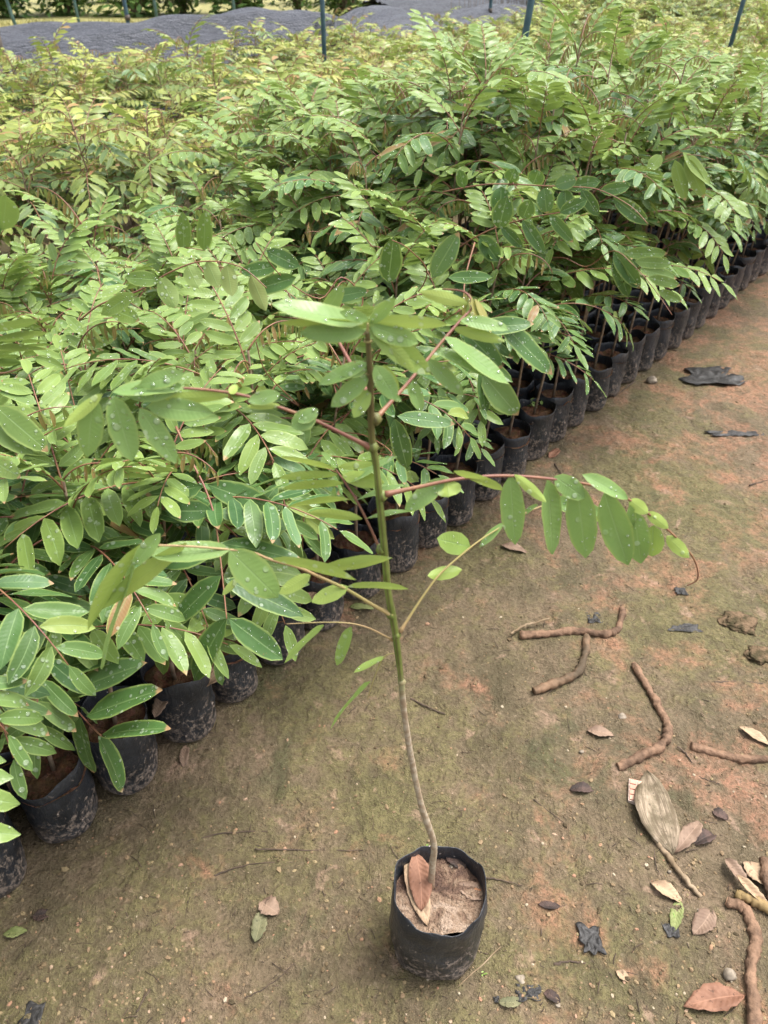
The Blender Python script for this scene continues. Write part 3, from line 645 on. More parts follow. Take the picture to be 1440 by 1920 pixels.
# big leaves measured on the nearest edge seedlings
BF = [
 ([(330,800),(362,870),(382,910),(400,960),(410,1020),(418,1090),(425,1160)], 1.12, .86, .0022, [
  ((380,912),(274,928),48,0,G0),((389,908),(517,955),50,0,G0),((397,958),(310,958),44,0,G0),((405,958),(546,990),36,0,G0),((412,1022),(300,1062),44,0,G0),((415,1080),(316,1170),44,0,G0),
  ((424,1160),(350,1280),48,0,G0),((430,1160),(528,1235),48,0,G0),((420,1085),(566,1155),46,0,G0),((410,1018),(568,1040),36,0,G0)]),
 ([(240,1040),(262,1075),(285,1115),(305,1160)], 1.0, .88, .0015, [((305,1162),(298,1270),33,0,(.35,0,.3)),((310,1160),(370,1225),34,0,YL),((295,1122),(382,1138),36,0,YL),((285,1120),(212,1205),46,0,YL)]),
 ([(-60,1140),(0,1190),(40,1225),(80,1262),(120,1305),(165,1355),(190,1380)], .95, .74, .0022, [
  ((5,1170),(126,1124),44,0,G0),((40,1222),(175,1168),44,0,G0),((85,1262),(225,1213),42,0,G0),((125,1302),(258,1235),44,0,G0),((162,1342),(296,1290),42,0,G0),((192,1378),(310,1353),28,0,G0),
  ((0,1225),(38,1290),40,0,G0),((72,1262),(22,1336),46,0,G0),((116,1306),(84,1412),46,0,G0),((150,1345),(160,1462),32,0,G0),((185,1380),(240,1485),34,0,G0)]),
 ([(-70,1046),(0,1048),(60,1050),(120,1052),(190,1057)], 1.0, 1.02, .0016, [
  ((33,1045),(80,958),44,0,G0),((95,1046),(155,962),40,0,G0),((148,1050),(204,968),38,0,G0),((-15,1045),(26,960),42,0,G0),((34,1055),(92,1115),38,0,G0),((92,1057),(148,1120),36,0,G0),((150,1060),(192,1120),34,0,G0)]),
 ([(-60,690),(0,700),(40,690)], .85, .80, .0018, [((-10,640),(88,622),16,1,YG),((-20,655),(86,650),14,1,YG),((-20,620),(70,600),18,1,YG),((-10,760),(88,845),50,0,YL),((-30,780),(60,850),46,0,YL),((-20,860),(38,895),36,0,YG),]),
 ([(-60,500),(-20,470),(6,432)], 1.45, 1.4, .0018, [((6,432),(12,362),50,1,(.6,0,.5)),((0,440),(-40,400),40,0,G0)]),
 ([(150,600),(190,570),(260,545),(320,510),(380,490),(450,500),(500,540)], 1.35, 1.25, .0018, [((300,520),(330,578),36,1,(.5,.15,.2)),((352,498),(372,540),34,1,(.5,.2,.2)),((388,490),(410,540),32,1,(.5,.3,.2)),((425,497),(435,555),32,1,(.4,.45,.2)),((470,515),(498,582),30,1,(.2,.6,.2)),((250,550),(190,590),30,0,YG),((300,525),(235,520),30,0,YL),((200,575),(260,600),34,0,YG)]),
 ([(680,560),(640,520),(600,560),(530,520),(480,455)], 1.45, 1.35, .0018, [((555,520),(470,545),34,0,G0),((520,500),(450,510),30,0,G0),((500,470),(560,500),34,0,G0),((610,560),(690,545),30,0,G0)]),
 ([(830,360),(900,347),(950,345),(1010,348),(1060,350),(1120,355),(1180,385),(1215,420)], 2.05, 1.75, .002, [
  ((870,352),(862,320),22,0,G0),((940,350),(938,400),40,0,G0),((955,340),(965,318),30,0,G0),((1000,345),(1010,320),34,0,G0),((1040,347),(1082,335),30,0,G0),((1062,350),(1125,340),28,0,G0),((1090,355),(1122,405),26,0,G0),((1125,358),(1180,350),24,0,G0),((1150,370),(1216,420),30,0,G0),((1060,355),(1060,400),34,0,G0),((1020,352),(1025,400),34,0,G0)]),
 ([(850,470),(900,440),(950,420),(1010,405),(1075,395)], 1.9, 1.7, .002, [((935,428),(950,372),40,0,G0),((900,442),(935,490),36,0,G0),((940,425),(980,465),22,0,G0),((980,412),(1020,475),26,0,G0),((980,410),(995,375),34,0,G0),((1030,402),(1075,455),24,0,G0),((1050,398),(1100,375),26,0,G0)]),
 ([(1100,500),(1150,470),(1190,500),(1225,540),(1260,590)], 2.05, 1.85, .0016, [((1150,470),(1200,540),32,0,G0),((1170,475),(1250,475),24,0,YL),((1190,490),(1260,495),22,0,YL),((1200,505),(1272,520),22,0,YL),((1215,520),(1275,535),20,0,YL),((1235,545),(1278,565),18,0,YL),((1150,480),(1180,560),28,0,G0)]),
 ([(1150,330),(1230,310),(1290,290),(1340,300)], 2.3, 2.2, .0016, [((1230,310),(1222,360),28,0,YG),((1265,300),(1285,375),26,0,YG),((1285,295),(1320,370),26,0,YG),((1240,290),(1215,320),24,0,YG),((1280,285),(1330,345),20,0,YG)]),
 ([(890,455),(870,540),(880,640),(905,700)], 1.75, 1.5, .002, [((905,700),(972,780),50,0,(.3,0,.2)),((900,690),(915,780),26,0,G0),((880,620),(1000,600),34,0,G0),((870,620),(940,690),44,0,G0),((935,600),(1036,700),40,0,G0),((870,560),(910,610),30,0,YG)]),
 ([(735,850),(700,870),(760,780)], 1.3, 1.1, .0015, [((740,785),(765,885),38,0,G0),((745,780),(850,795),30,0,G0)]),
 ([(560,760),(500,700),(480,640)], 1.25, 1.15, .0015, [((500,800),(482,850),38,0,G0)]),
 ([(800,520),(770,470),(735,450)], 1.45, 1.35, .0015, [((728,530),(738,445),44,0,G0),((810,520),(858,440),42,0,G0),((840,520),(922,520),24,0,G0)]),
 ([(330,480),(345,465),(385,470)], 1.6, 1.55, .0015, [((345,475),(343,400),30,0,YL),((382,470),(385,395),30,0,YL)]),
 ([(905,300),(920,290)], 2.5, 2.45, .0015, [((935,320),(978,245),44,0,YL),((970,318),(1058,245),44,0,YL),((970,310),(1050,318),22,0,G0)]),
]
fri = sorted(front_roots)
for rp, Y0, Y1, rr_, lf in BF:
    e0 = PY(rp[0][0], rp[0][1], Y0)
    bi = min(fri, key=lambda i: math.hypot(front_roots[i][1][2]-e0[0], front_roots[i][1][3]-e0[1]))
    root, p, st = front_roots[bi]; off = np.array(root.location)
    xs = [q[0] for q in rp]; ln = np.concatenate([[0],np.cumsum(np.hypot(np.diff(xs), np.diff([q[1] for q in rp])))]); ln/=ln[-1]
    W3 = [PY(q[0], q[1], Y0+(Y1-Y0)*f)-off for q, f in zip(rp, ln)]
    zt = min(max(W3[0][2]-.02, .3), p[5]-.05); anchor = on_stem(st, zt)
    pts = smooth_path([anchor, (anchor*.45+np.array(W3[0])*.55)+np.array([0,0,.02])] + W3, 5) if np.linalg.norm(anchor-W3[0]) < .55 and np.dot(W3[0]-anchor, W3[1]-W3[0]) > 0 else smooth_path(W3, 5)
    m = MB(); add_tube(m, pts, np.linspace(rr_, rr_*.5, len(pts)), 6, mat=2)
    lrg = random.Random(int(abs(e0[0])*1e4))
    for (b, t, wp, back, T) in lf:
        i = int(np.argmin([abs(b[0]-q[0])+abs(b[1]-q[1]) for q in rp])); Yb = Y0+(Y1-Y0)*ln[i]
        px_leaf(m, b, t, wp, Yb, Yb-.015, bool(back), T, off, rng=lrg, drops=14, n=7)
    obj('compound_leaf', m, FOLI, root)

# ------------------------------------------------------------------ shade nets
def net_mat():
    N = NM('shade_net_fabric'); co = N.obco(); uv = N.n('UVMap'); mp = N.n('Mapping'); N.set(mp.inputs[0], uv.outputs[0]); mp.inputs['Scale'].default_value=(3,40,1)
    a = N.noise(mp.outputs[0], 3.5, 5, .65, .6); b = N.noise(co, 60, 3, .7); cc = N.noise(co, 3, 3)
    c = N.mix(N.rng(a,.35,.65), (.038,.043,.055), (.10,.107,.13)); c = N.mix(N.rng(b,.45,.7,0,.6), c, (.15,.155,.18)); c = N.mix(N.rng(cc,.5,.7,0,.4), c, (.06,.065,.085))
    return N.done(N.bsdf(c, .55, .5, N.bump(N.math('ADD', a, N.math('MULTIPLY', b,.6)), 1.0, .06)))
NET = net_mat()
def net(pix, t0, t1, width, label, name='shade_net', seed=0, floor=0.0, cat='shade net'):
    xs = np.array([q[0] for q in pix], float); f = (xs-xs[0])/(xs[-1]-xs[0])
    W3 = smooth_path([PT(q[0], q[1], t0+(t1-t0)*k) for q, k in zip(pix, f)], 10)
    tg = np.gradient(W3[:,:2], axis=0); tg /= np.linalg.norm(tg,axis=1)[:,None]; nn = np.stack([-tg[:,1], tg[:,0]],-1)
    ang = np.linspace(-1, 1, 41); rows=[]
    L = np.concatenate([[0],np.cumsum(np.linalg.norm(np.diff(W3[:,:2],axis=0),axis=1))])
    for k in range(len(W3)):
        g = float(hground(W3[k,0],W3[k,1]))
        prof = np.abs(ang)**2.4; z = g + (W3[k,2]-g)*(1-prof)
        z = z + .11*vnoise(L[k]*1.5+np.zeros(41), ang*6, seed+3)*(1-prof) + .07*vnoise(L[k]*2.5+np.zeros(41), ang*17, seed+5)
        z = np.maximum(z, g-.02)
        o_ = ang*width/2*(1+.15*vnoise(np.full(41,L[k]*.8), ang*1.5, seed+7))
        rows.append(np.stack([W3[k,0]+nn[k,0]*o_, W3[k,1]+nn[k,1]*o_, z], -1))
    m = MB(); UV = np.stack(np.broadcast_arrays(L[:,None], np.linspace(0,1,41)[None,:]),-1)
    m.add(np.array(rows), grid_faces(len(rows), 41), UV)
    return tag(obj(name, m, [NET]), label, cat)
net([(-420,66),(-200,62),(0,57),(70,52),(130,46),(180,46),(240,50),(300,42),(400,36),(480,24),(530,29),(590,30),(640,42),(670,60)], 5.9, 8.2, 1.8, 'long grey shade net draped in a low tunnel at upper left', seed=1)
net([(600,60),(640,40),(690,22),(735,18),(775,30),(830,28),(880,20),(930,13),(990,13),(1050,12),(1110,9),(1180,13),(1225,26)], 8.7, 12.2, 1.7, 'smaller dark shade net tunnel receding behind the beds toward the right', seed=20)
net([(700,0),(800,-6),(900,-4),(1000,2),(1050,12)], 14.5, 17, 1.6, 'farthest shade net tunnel, just below the top border', seed=40)

POLE = mat_simple('teal_pole_paint', (.018,.05,.07), (.04,.085,.105), 14, .5, .5, .1, .001)
POLEG = mat_simple('green_pole_paint', (.03,.075,.065), (.06,.11,.09), 14, .5, .5, .1, .001)
RUST = mat_simple('pole_cap_metal', (.06,.05,.045), (.10,.08,.06), 30, .7, .3)
def pole(px, py, t, r, H, lean, label, mat=POLE, grp=None):
    p = PT(px, py, t); g = float(hground(p[0], p[1])); base = np.array([p[0], p[1], g-.02])
    root = empty('support_pole', (p[0], p[1], g)); m = MB(); lx = lean
    add_tube(m, [(-lx*.9,0,-.05),(0,0,p[2]-g),(lx*(H-p[2]+g)/.9,0,H)], r, 12); obj('post', m, [mat], root)
    m = MB(); zt = H; tx = lx*(H-p[2]+g)/.9
    add_tube(m, [(tx,0,zt-.01),(tx,0,zt+.03)], r*1.25, 12); obj('cap', m, [RUST], root)
    m = MB(); add_tube(m, [(-lx*.3,0,.52),(-lx*.29,0,.57)], r*1.3, 12); obj('collar', m, [RUST], root)
    tag(root, label, 'pole', grp)
pole(984, 70, 4.2, .019, 2.2, .09, 'thickest teal pole, rising from the beds right of centre')
pole(606, 50, 6.0, .018, 2.2, .0, 'teal pole at the end of the near shade net')
pole(1384, 35, 5.6, .016, 2.2, .08, 'leaning teal pole near the top right corner')
pole(2, 95, 5.6, .022, .8+.15, .0, 'dark stub of a pole at the left border below the net', mat=RUST)
pole(236, 20, 8.9, .024, 2.3, -.02, 'blue pole behind the left shade net, left of centre')
pole(143, 20, 10.5, .02, 2.0, -.02, 'slim green fence pole between left corner and blue pole', POLEG)
pole(22, 30, 9.8, .022, 2.2, -.08, 'green fence pole nearest the top left corner', POLEG)
pole(291, 15, 12.2, .024, 2.2, 0, 'pale green pole standing in the yellow grass', POLEG)
pole(438, 12, 12.4, .024, 2.2, -.02, 'green pole in grass above the net hump', POLEG)
pole(920, 8, 10.2, .022, 2.3, 0, 'thin blue pole in front of the receding net', POLE)
pole(1122, 8, 11.2, .022, 2.3, 0, 'thin blue pole above the right end of the receding net', POLE)
pole(1256, 8, 11.6, .022, 2.3, .02, 'thin blue pole against the dark weeds at upper right', POLE)

# ------------------------------------------------------------------ grass and bushes beyond
GRS = mat_simple('dry_grass', (.26,.25,.08), (.42,.36,.15), 1.2, .7, .2, 0, .001)
def blades(m, cx, cy, n, spread, h, rg_, wdt=.006, T=(0,0,0)):
    for _ in range(n):
        x = cx+rg_.gauss(0,spread); y = cy+rg_.gauss(0,spread); g = float(hground(x,y)); hh = h*rg_.uniform(.5,1.2)
        a = rg_.uniform(0,6.28); add_leaf(m, (x,y,g-.01), (math.cos(a)*.35, math.sin(a)*.35, 1), (math.cos(a+1), math.sin(a+1), .2), hh, wdt, 3, 1, 0, rg_.uniform(.2,1.1), T=T, pw=.4)
gr = random.Random(9); gmb = MB()
for _ in range(3800):
    px = gr.uniform(-250, 760); t = gr.uniform(10.2, 13.0); d = ray(px, 40); x, y = d[0]*t, d[1]*t
    blades(gmb, x, y, 3, .06, .12, gr, .010)
tag(obj('grass', gmb, [GRS]), 'yellowing grass strip behind the left shade net', 'grass', kind='stuff')

BUSH = leaf_material('bush_leaf', (.05,.12,.03), (.10,.20,.05), (.18,.30,.09), (.28,.38,.08), (.2,.12,.05), (.14,.22,.07), wet=.2)
BUSHD = leaf_material('bush_leaf_dark', (.02,.05,.015), (.04,.09,.025), (.07,.14,.04), (.18,.26,.05), (.16,.10,.05), (.10,.16,.05), wet=.2)
def bush_mesh(seed, w_, h_, nl, ll, mat):
    r_ = random.Random(seed); m = MB(); bm_ = MB()
    for b in range(9):
        a = r_.uniform(0,6.28); ex = r_.uniform(.2,.5)*w_; top = np.array([math.cos(a)*ex, math.sin(a)*ex, h_*r_.uniform(.6,.95)])
        path = smooth_path([(0,0,-.05), top*[.3,.3,.45], top], 4); add_tube(bm_, path, np.linspace(.025,.006,len(path)), 5)
        for k in range(nl//9):
            f = r_.random()**.6; p = np.array([np.interp(f, np.linspace(0,1,len(path)), path[:,i]) for i in range(3)])
            p = p + np.array([r_.gauss(0,.2*w_*.5), r_.gauss(0,.2*w_*.5), r_.gauss(0,.13*h_)]); p[2] = max(.0, p[2])
            d = np.array([r_.gauss(0,1), r_.gauss(0,1), r_.gauss(-.2,.5)]); l_ = ll*r_.uniform(.6,1.2)
            add_leaf(m, p, d, (r_.gauss(0,.4), r_.gauss(-.3,.4), 1), l_, l_*.42, 3, 1, .2, .5, T=(max(0,r_.gauss(.05,.2)),0,0))
    return mesh_from('crown', m, [mat]), mesh_from('trunk', bm_, [BARK])
BM = [bush_mesh(40+k, 1.6, 1.7, 1700, .15 if k<2 else .11, BUSH if k!=2 else BUSHD) for k in range(4)]
bl = ['leafy green bush at the top left corner, behind the thin fence poles','rounded light green bush just left of the blue pole','dense green bush right of the blue pole behind the grass','dark bush with woody base at the back of the grass strip','bright green bush above the hump of the near net','low spreading bush behind the teal pole at the net end','dark bush right of the teal pole behind both nets','pale bush just below the top border above the receding net','dark bush behind the farthest shade net','dense dark bush above the thickest pole','tangled dark bush above the right end of the nets','dark weedy bush at the top right behind the canes','bushy growth at the top right corner']
for k, (px, t) in enumerate([(20,14.6),(130,15.1),(255,14.7),(345,15.4),(450,14.8),(560,15.4),(650,13.6),(745,16.5),(850,20),(960,19.0),(1080,17.0),(1235,15.4),(1380,15.2)]):
    d = ray(px, 30); x, y = d[0]*t, d[1]*t; g = float(hground(x,y)); b_ = BM[[0,1,0,2,1,3,2,3,2,2,2,2,3][k]]
    root = empty('bush', (x,y,g), k*1.7); s_ = .85+.09*((k*7)%5)
    for me, nm in zip(b_, ('crown','trunk')): o = obj(nm, me, None, root); o.scale = (s_*1.5, s_*1.3, s_)
    tag(root, bl[k], 'bush', 'bushes beyond the nursery')
for k, (px, t) in enumerate([(-120,16),(200,19),(420,19.5),(640,18.5),(1160,19.5),(1320,18.5),(1500,17),(1650,18)]):   # second line closing the view
    d = ray(px, 30); x, y = d[0]*t, d[1]*t; g = float(hground(x,y))
    root = empty('bush', (x,y,g), k*2.3)
    for me, nm in zip(BM[2], ('crown','trunk')): o = obj(nm, me, None, root); o.scale = (1.9,1.6,2.1)
    tag(root, 'big dark bush in the second line closing off the view', 'bush', 'big bushes closing off the view')
CANE = mat_simple('cane_stalk', (.30,.30,.14), (.42,.40,.22), 12, .6, .3, .2, .002)
for k, px in enumerate([1195,1232,1290,1325,1400]):
    r_ = random.Random(k+30); d = ray(px, 20); t = 13.2+.3*(k%3); x, y = d[0]*t, d[1]*t; g = float(hground(x,y)); root = empty('cane_plant', (x,y,g))
    m = MB()
    for q in range(3):
        a = r_.uniform(-.12,.12); add_tube(m, [(a,0,-.05),(a*1.3,.02,.8),(a*2.2,.03,1.6)], [.022,.018,.012], 8)
    obj('stalk', m, [CANE], root); m = MB()
    for q in range(26):
        a = r_.uniform(0,6.28); add_leaf(m, (r_.uniform(-.15,.15),0,r_.uniform(.1,1.5)), (math.cos(a),math.sin(a),.9), (0,0,1), r_.uniform(.5,.9), .05, 6, 1, .3, r_.uniform(1.2,2.2), T=(.3,0,0), pw=.45)
    obj('foliage', m, [BUSH], root)
    tag(root, 'tall cane-like plant with pale stalks, %s from the left at upper right' % ['first','second','third','fourth','fifth'][k], 'cane plant', 'tall canes at the upper right')

# ------------------------------------------------------------------ litter on the path
ROOTM = mat_simple('root_bark', (.09,.055,.035), (.215,.13,.082), 26, .8, .2, 1.0, .006, 120)
ROOTD = mat_simple('root_bark_dark', (.07,.05,.03), (.18,.11,.065), 18, .75, .25, .9, .004, 110)
STICK = mat_simple('stick_bark', (.15,.105,.06), (.27,.20,.13), 20, .75, .2, .7, .003, 120)
STICKY = mat_simple('stick_ochre', (.13,.09,.035), (.24,.165,.075), 25, .75, .2, .7, .003, 120)
TWIG = mat_simple('twig_dark', (.055,.04,.03), (.10,.07,.05), 30, .8, .2)
CUT = mat_simple('cut_wood', (.30,.17,.10), (.42,.27,.17), 50, .8, .2)
def root_(pts, wpx, label, mat=ROOTM, name='root', cat='root', taper=(1,1), seedv=0, lift=.0, cutend=False):
    mid = G(*pts[len(pts)//2]); rad = wpx/2*.76*depth(mid)/FPX
    P3 = [G(px,py, rad*.75+lift) for px,py in pts]; o_ = np.array(P3[0]); o_[2] = 0
    path = smooth_path([p-o_ for p in P3], 16)
    r_ = rad*np.linspace(taper[0],taper[1],len(path))*(1+.19*vnoise(np.arange(len(path))*.2+seedv*9, np.zeros(len(path)), 14)*2+.06*vnoise(np.arange(len(path))*.7+seedv*9, np.zeros(len(path)), 17)*2)
    path = path + np.stack([.004*vnoise(np.arange(len(path))*.4, np.full(len(path),seedv+.3), 15), .004*vnoise(np.arange(len(path))*.4, np.full(len(path),seedv+.7), 16), 0*r_], -1)
    m = MB(); add_tube(m, path, r_, 16, bump=.4)
    o = obj(name, m, [mat], None, loc=o_)
    if cutend:
        root = o
        tg = nrmz(path[0]-path[1]); m = MB(); add_tube(m, [path[0]-tg*.001, path[0]+tg*.0012], r_[0]*.8, 12); obj('cut_end', m, [CUT], root)
    return tag(o, label, cat)
root_([(975,1190),(1030,1188),(1075,1183),(1130,1188),(1158,1180),(1168,1140)], 19, 'reddish horizontal root with an upturned end, lying behind the path centre', seedv=1, taper=(1.05,.85), cutend=True)
root_([(1099,1192),(1098,1222),(1083,1260),(1042,1280),(1000,1296)], 21, 'mud-darkened root curving down from the reddish horizontal root', ROOTD, seedv=2, taper=(.8,1.05), cutend=True)
root_([(1188,1245),(1215,1290),(1237,1330),(1253,1370),(1238,1398),(1198,1420),(1158,1438)], 24, 'hook-shaped pinkish brown root right of the lone seedling', seedv=3, taper=(.7,1.05), cutend=True)
root_([(1295,1398),(1345,1413),(1400,1424),(1470,1420)], 20, 'half-buried red root running off the right border', seedv=4, lift=-.004)
root_([(1362,1690),(1398,1706),(1416,1760),(1408,1830),(1414,1900),(1410,2000)], 29, 'thick peeling brown root standing out at the bottom right corner', seedv=5, cutend=True)
root_([(1378,1675),(1420,1692),(1480,1722)], 25, 'ochre stick end poking in at the right border above the thick root', STICKY, 'stick', 'stick', seedv=6, lift=.006)
root_([(1433,1610),(1438,1650),(1450,1690)], 22, 'short root piece cut by the right border', seedv=7, lift=.006)
root_([(1208,1538),(1235,1580),(1262,1618),(1290,1655),(1314,1682)], 18, 'tapering pale stick lying against the papery bark piece', STICK, 'stick', 'stick', taper=(1,.6), seedv=8)
root_([(1225,1340-60),(1230,1300)], 3, 'tiny twig beside the hook-shaped root', TWIG, 'twig', 'twig')
root_([(957,1188),(985,1172),(1005,1167),(1030,1159)], 8, 'thin split pale stick on the end of the horizontal root', STICK, 'stick', 'stick', taper=(.8,.5), seedv=9, lift=.012)
tw = [([(478,1592),(560,1593),(680,1594)],4,'long straight dark twig left of the lone bag'),([(400,1642),(460,1622),(560,1616)],4,'faint bent twig below the straight one, left of the bag'),
 ([(340,1580),(420,1562),(500,1560)],4,'curved thin twig on the moss in the left foreground'),([(770,1310),(800,1325),(835,1340)],5,'short dark twig behind the stem of the lone seedling'),
 ([(905,1645),(940,1650),(980,1662)],4,'dark twig sticking out right of the lone bag'),([(1340,1280),(1390,1278),(1440,1284)],5,'dark twig near the right border below the dirt clod'),
 ([(1270,1400),(1290,1418),(1310,1455)],4,'thin green-brown twig beside the half-buried root'),([(1290,1450),(1320,1460),(1350,1470)],4,'fine twig above the dark leaf on the right'),
 ([(1040,870),(1100,960)],3,'faint thread of twig behind the arching leaf'),([(255,1900),(290,1830),(295,1770)],4,'thin dark twig upright in the lower left foreground'),
 ([(980,1780),(1005,1800),(1020,1815)],4,'small curled twig right of the bag foot'),([(1040,1808),(1070,1803),(1098,1806)],7,'stubby brown twig below the plastic square'),
 ([(860,1850),(1000,1720)],3,'hair-thin stem right of the lone bag'),([(460,1870),(500,1850),(560,1800)],3,'thin curved stem in the bottom foreground'),
 ([(1405,910),(1440,900)],4,'short twig at the right border level with the arching leaf'),([(560,1310),(585,1350)],3,'thin dark twig near the bag row'),
 ([(1000,1500),(1060,1545)],3,'pale twig end lying right of the stem'),([(1230,1500),(1228,1600),(1236,1640)],4,'thin root fibre running along the pale stick'),
 ([(1190,715),(1150,745)],4,'twig lying near the white pebbles by the bags'),([(1230,650),(1270,658)],4,'small twig beside the distant bags')]
for k, (pt, wp, lb) in enumerate(tw): root_(pt, wp, lb, TWIG if k!=12 else STICK, 'twig', 'twig', seedv=20+k, taper=(1,.5))

def dead_mat(name, a, b, ribbed=True):
    N = NM(name); co = N.obco(); uv = N.n('UVMap'); su = N.n('SeparateXYZ'); N.set(su.inputs[0], uv.outputs[0]); au = N.math('ABSOLUTE', N.math('MULTIPLY_ADD', su.outputs[0], 2, -1))
    n1 = N.noise(co, 30, 4, .6); n2 = N.noise(co, 140, 3)
    c = N.mix(N.rng(n1,.35,.65), a, b); c = N.mix(N.rng(au,.02,.08,.45 if ribbed else 0,0), c, tuple(min(.5,x*1.4) for x in b)); c = N.mix(N.rng(n2,.62,.7,0,.7), c, tuple(x*.35 for x in a))
    v = N.math('SINE', N.math('MULTIPLY', N.math('SUBTRACT', su.outputs[1], N.math('MULTIPLY', au, .18)), 60.0))
    if not ribbed:
        mp = N.n('Mapping'); N.set(mp.inputs[0], uv.outputs[0]); mp.inputs['Scale'].default_value = (9, 1.2, 1); st_ = N.noise(mp.outputs[0], 2.2, 5, .7, .4); c = N.mix(N.rng(st_, .4, .6, .8, 0), c, (.085,.06,.035)); v = N.math('MULTIPLY', st_, 8.0)
    return N.done(N.bsdf(c, .7, .25, N.bump(N.math('ADD', N.math('MULTIPLY', v, .2), n1), .5, .002)))
DL = {'red': dead_mat('dead_leaf_red', (.14,.065,.038), (.22,.112,.07)), 'tan': dead_mat('dead_leaf_tan', (.20,.13,.08), (.34,.24,.15)), 'dark': dead_mat('dead_leaf_dark', (.025,.018,.015), (.08,.05,.04)),
      'pink': dead_mat('dead_leaf_pink', (.14,.09,.062), (.22,.15,.105)), 'green': dead_mat('fallen_leaf_green', (.12,.14,.045), (.20,.22,.085)), 'grey': dead_mat('bark_papery', (.10,.08,.045), (.30,.235,.165), False), 'teal': dead_mat('leaf_rotten_green', (.09,.09,.045), (.16,.15,.08))}
def ground_leaf(b, t, wpx, col, label, lift=.004, name='dead_leaf', cat='dead leaf', curl=.35, fold=.3, zb=None, z1=None, pw=.7, stalk=False, roll=0, thick=.0006, jag=.10):
    B = G(*b, lift) if zb is None else PZ(*b, zb); E = G(*t, lift) if zb is None else PZ(*t, z1 if z1 is not None else zb)
    d = E-B; L = np.linalg.norm(d); W = wpx*depth(B)/FPX
    W *= 1.15; rl = random.Random(int(b[0]*7+b[1])); m = MB()
    nr = np.array([math.sin(roll)*.8, math.cos(roll*2)*.1, 1.0])
    o_ = B.copy(); dn = nrmz(d) + np.array([0,0,curl*.45])
    add_leaf(m, np.zeros(3), dn, nr, L*1.03, W, 12, 3, fold, curl, wav=.07, ph=rl.uniform(0,6), pw=pw, jag=jag if wpx<60 else .03, side=rl.uniform(-.06,.06))
    if stalk: add_tube(m, [np.zeros(3), -nrmz(d)*L*.12+[0,0,.001]], [.0009,.0007], 5)
    o = obj(name, m, [DL[col]], None, loc=o_)
    md = o.modifiers.new('thickness', 'SOLIDIFY'); md.thickness = thick; md.offset = 0
    return tag(o, label, cat)
ground_leaf((1396,1866),(1284,1884),42,'red','large smooth reddish brown dead leaf at the bottom right', stalk=True, pw=.8)
ground_leaf((1262,1602),(1214,1448),68,'grey','large papery greyish bark piece beside the pink tile', name='bark_piece', cat='bark', lift=.012, curl=.15, fold=.15, thick=.002, pw=.85)
ground_leaf((1265,1600),(1312,1535),26,'pink','curled pinkish dead leaf right of the papery bark', curl=.9, lift=.008)
ground_leaf((1068,1482),(1114,1478),20,'dark','small dark curled dead leaf in the middle of the path', curl=1.0)
ground_leaf((1220,1655),(1280,1690),24,'tan','shredded pale leaf below the tapering stick', curl=.8, fold=.5)
ground_leaf((1275,1688),(1262,1745),20,'green','yellow-green wilted leaf hanging from the shredded pale leaf', curl=.3)
ground_leaf((1360,1610),(1400,1665),22,'pink','narrow brown curled leaf above the ochre stick', curl=.3, fold=.9, lift=.01)
ground_leaf((1380,1640),(1445,1705),18,'tan','long tan husk lying behind the ochre stick', curl=.2, fold=.9, lift=.014)
ground_leaf((1395,1615),(1436,1660),34,'tan','flat tan dead leaf near the right border, mid height')
ground_leaf((1385,1362),(1445,1396),18,'tan','ragged tan dead leaf at the right border above the red root', curl=.6)
ground_leaf((1100,1370),(1150,1378),22,'pink','flat faded leaf left of the hook-shaped root', lift=.002)
ground_leaf((938,1022),(988,1036),20,'pink','pinkish dead leaf on bare soil under the arching leaf', stalk=True)
ground_leaf((1030,860),(1048,842),16,'red','small orange dead leaf beside the bag row')
ground_leaf((488,1690),(522,1712),32,'pink','pinkish rotting leaf in the left foreground', lift=.004, curl=.5)
ground_leaf((478,1766),(490,1708),26,'teal','dark green rotting leaf next to the pinkish one', lift=.002, curl=.1)
ground_leaf((6,1752),(50,1744),18,'green','fresh yellow-green fallen leaf at the left border')
ground_leaf((655,1138),(700,1140),16,'green','green fallen leaflet beside the bag row')
ground_leaf((935,1880),(978,1876),18,'teal','dark green leaf scrap at the bottom, right of the bag')
ground_leaf((1050,1880),(1020,1858),18,'dark','small dark leaf near the bottom, right of the bag', curl=.9)
ground_leaf((1155,1820),(1180,1840),16,'tan','small tan leaf scrap at the bottom of the path')
ground_leaf((1335,1705),(1300,1750),32,'pink','faded flat leaf on moss left of the thick root', lift=.002)
ground_leaf((60,1720),(98,1712),20,'dark','dark leaf rotting beside the left foreground bag', lift=.002)
ground_leaf((1050,1700),(1010,1694),14,'dark','narrow dark leaf on the path right of the lone bag')
ground_leaf((345,1440),(352,1395),16,'pink','curled leaf against the foot of an edge bag', curl=.8)
ground_leaf((1300,1585),(1340,1560),24,'dark','black shiny leaf curled beside the mossy patch', curl=1.1, fold=.5)
ground_leaf((1335,1520),(1365,1535),20,'dark','dark leaf lying right of the papery bark', curl=.6)
ground_leaf((1080,690),(1110,700),10,'pink','small pale leaf near the distant bags')
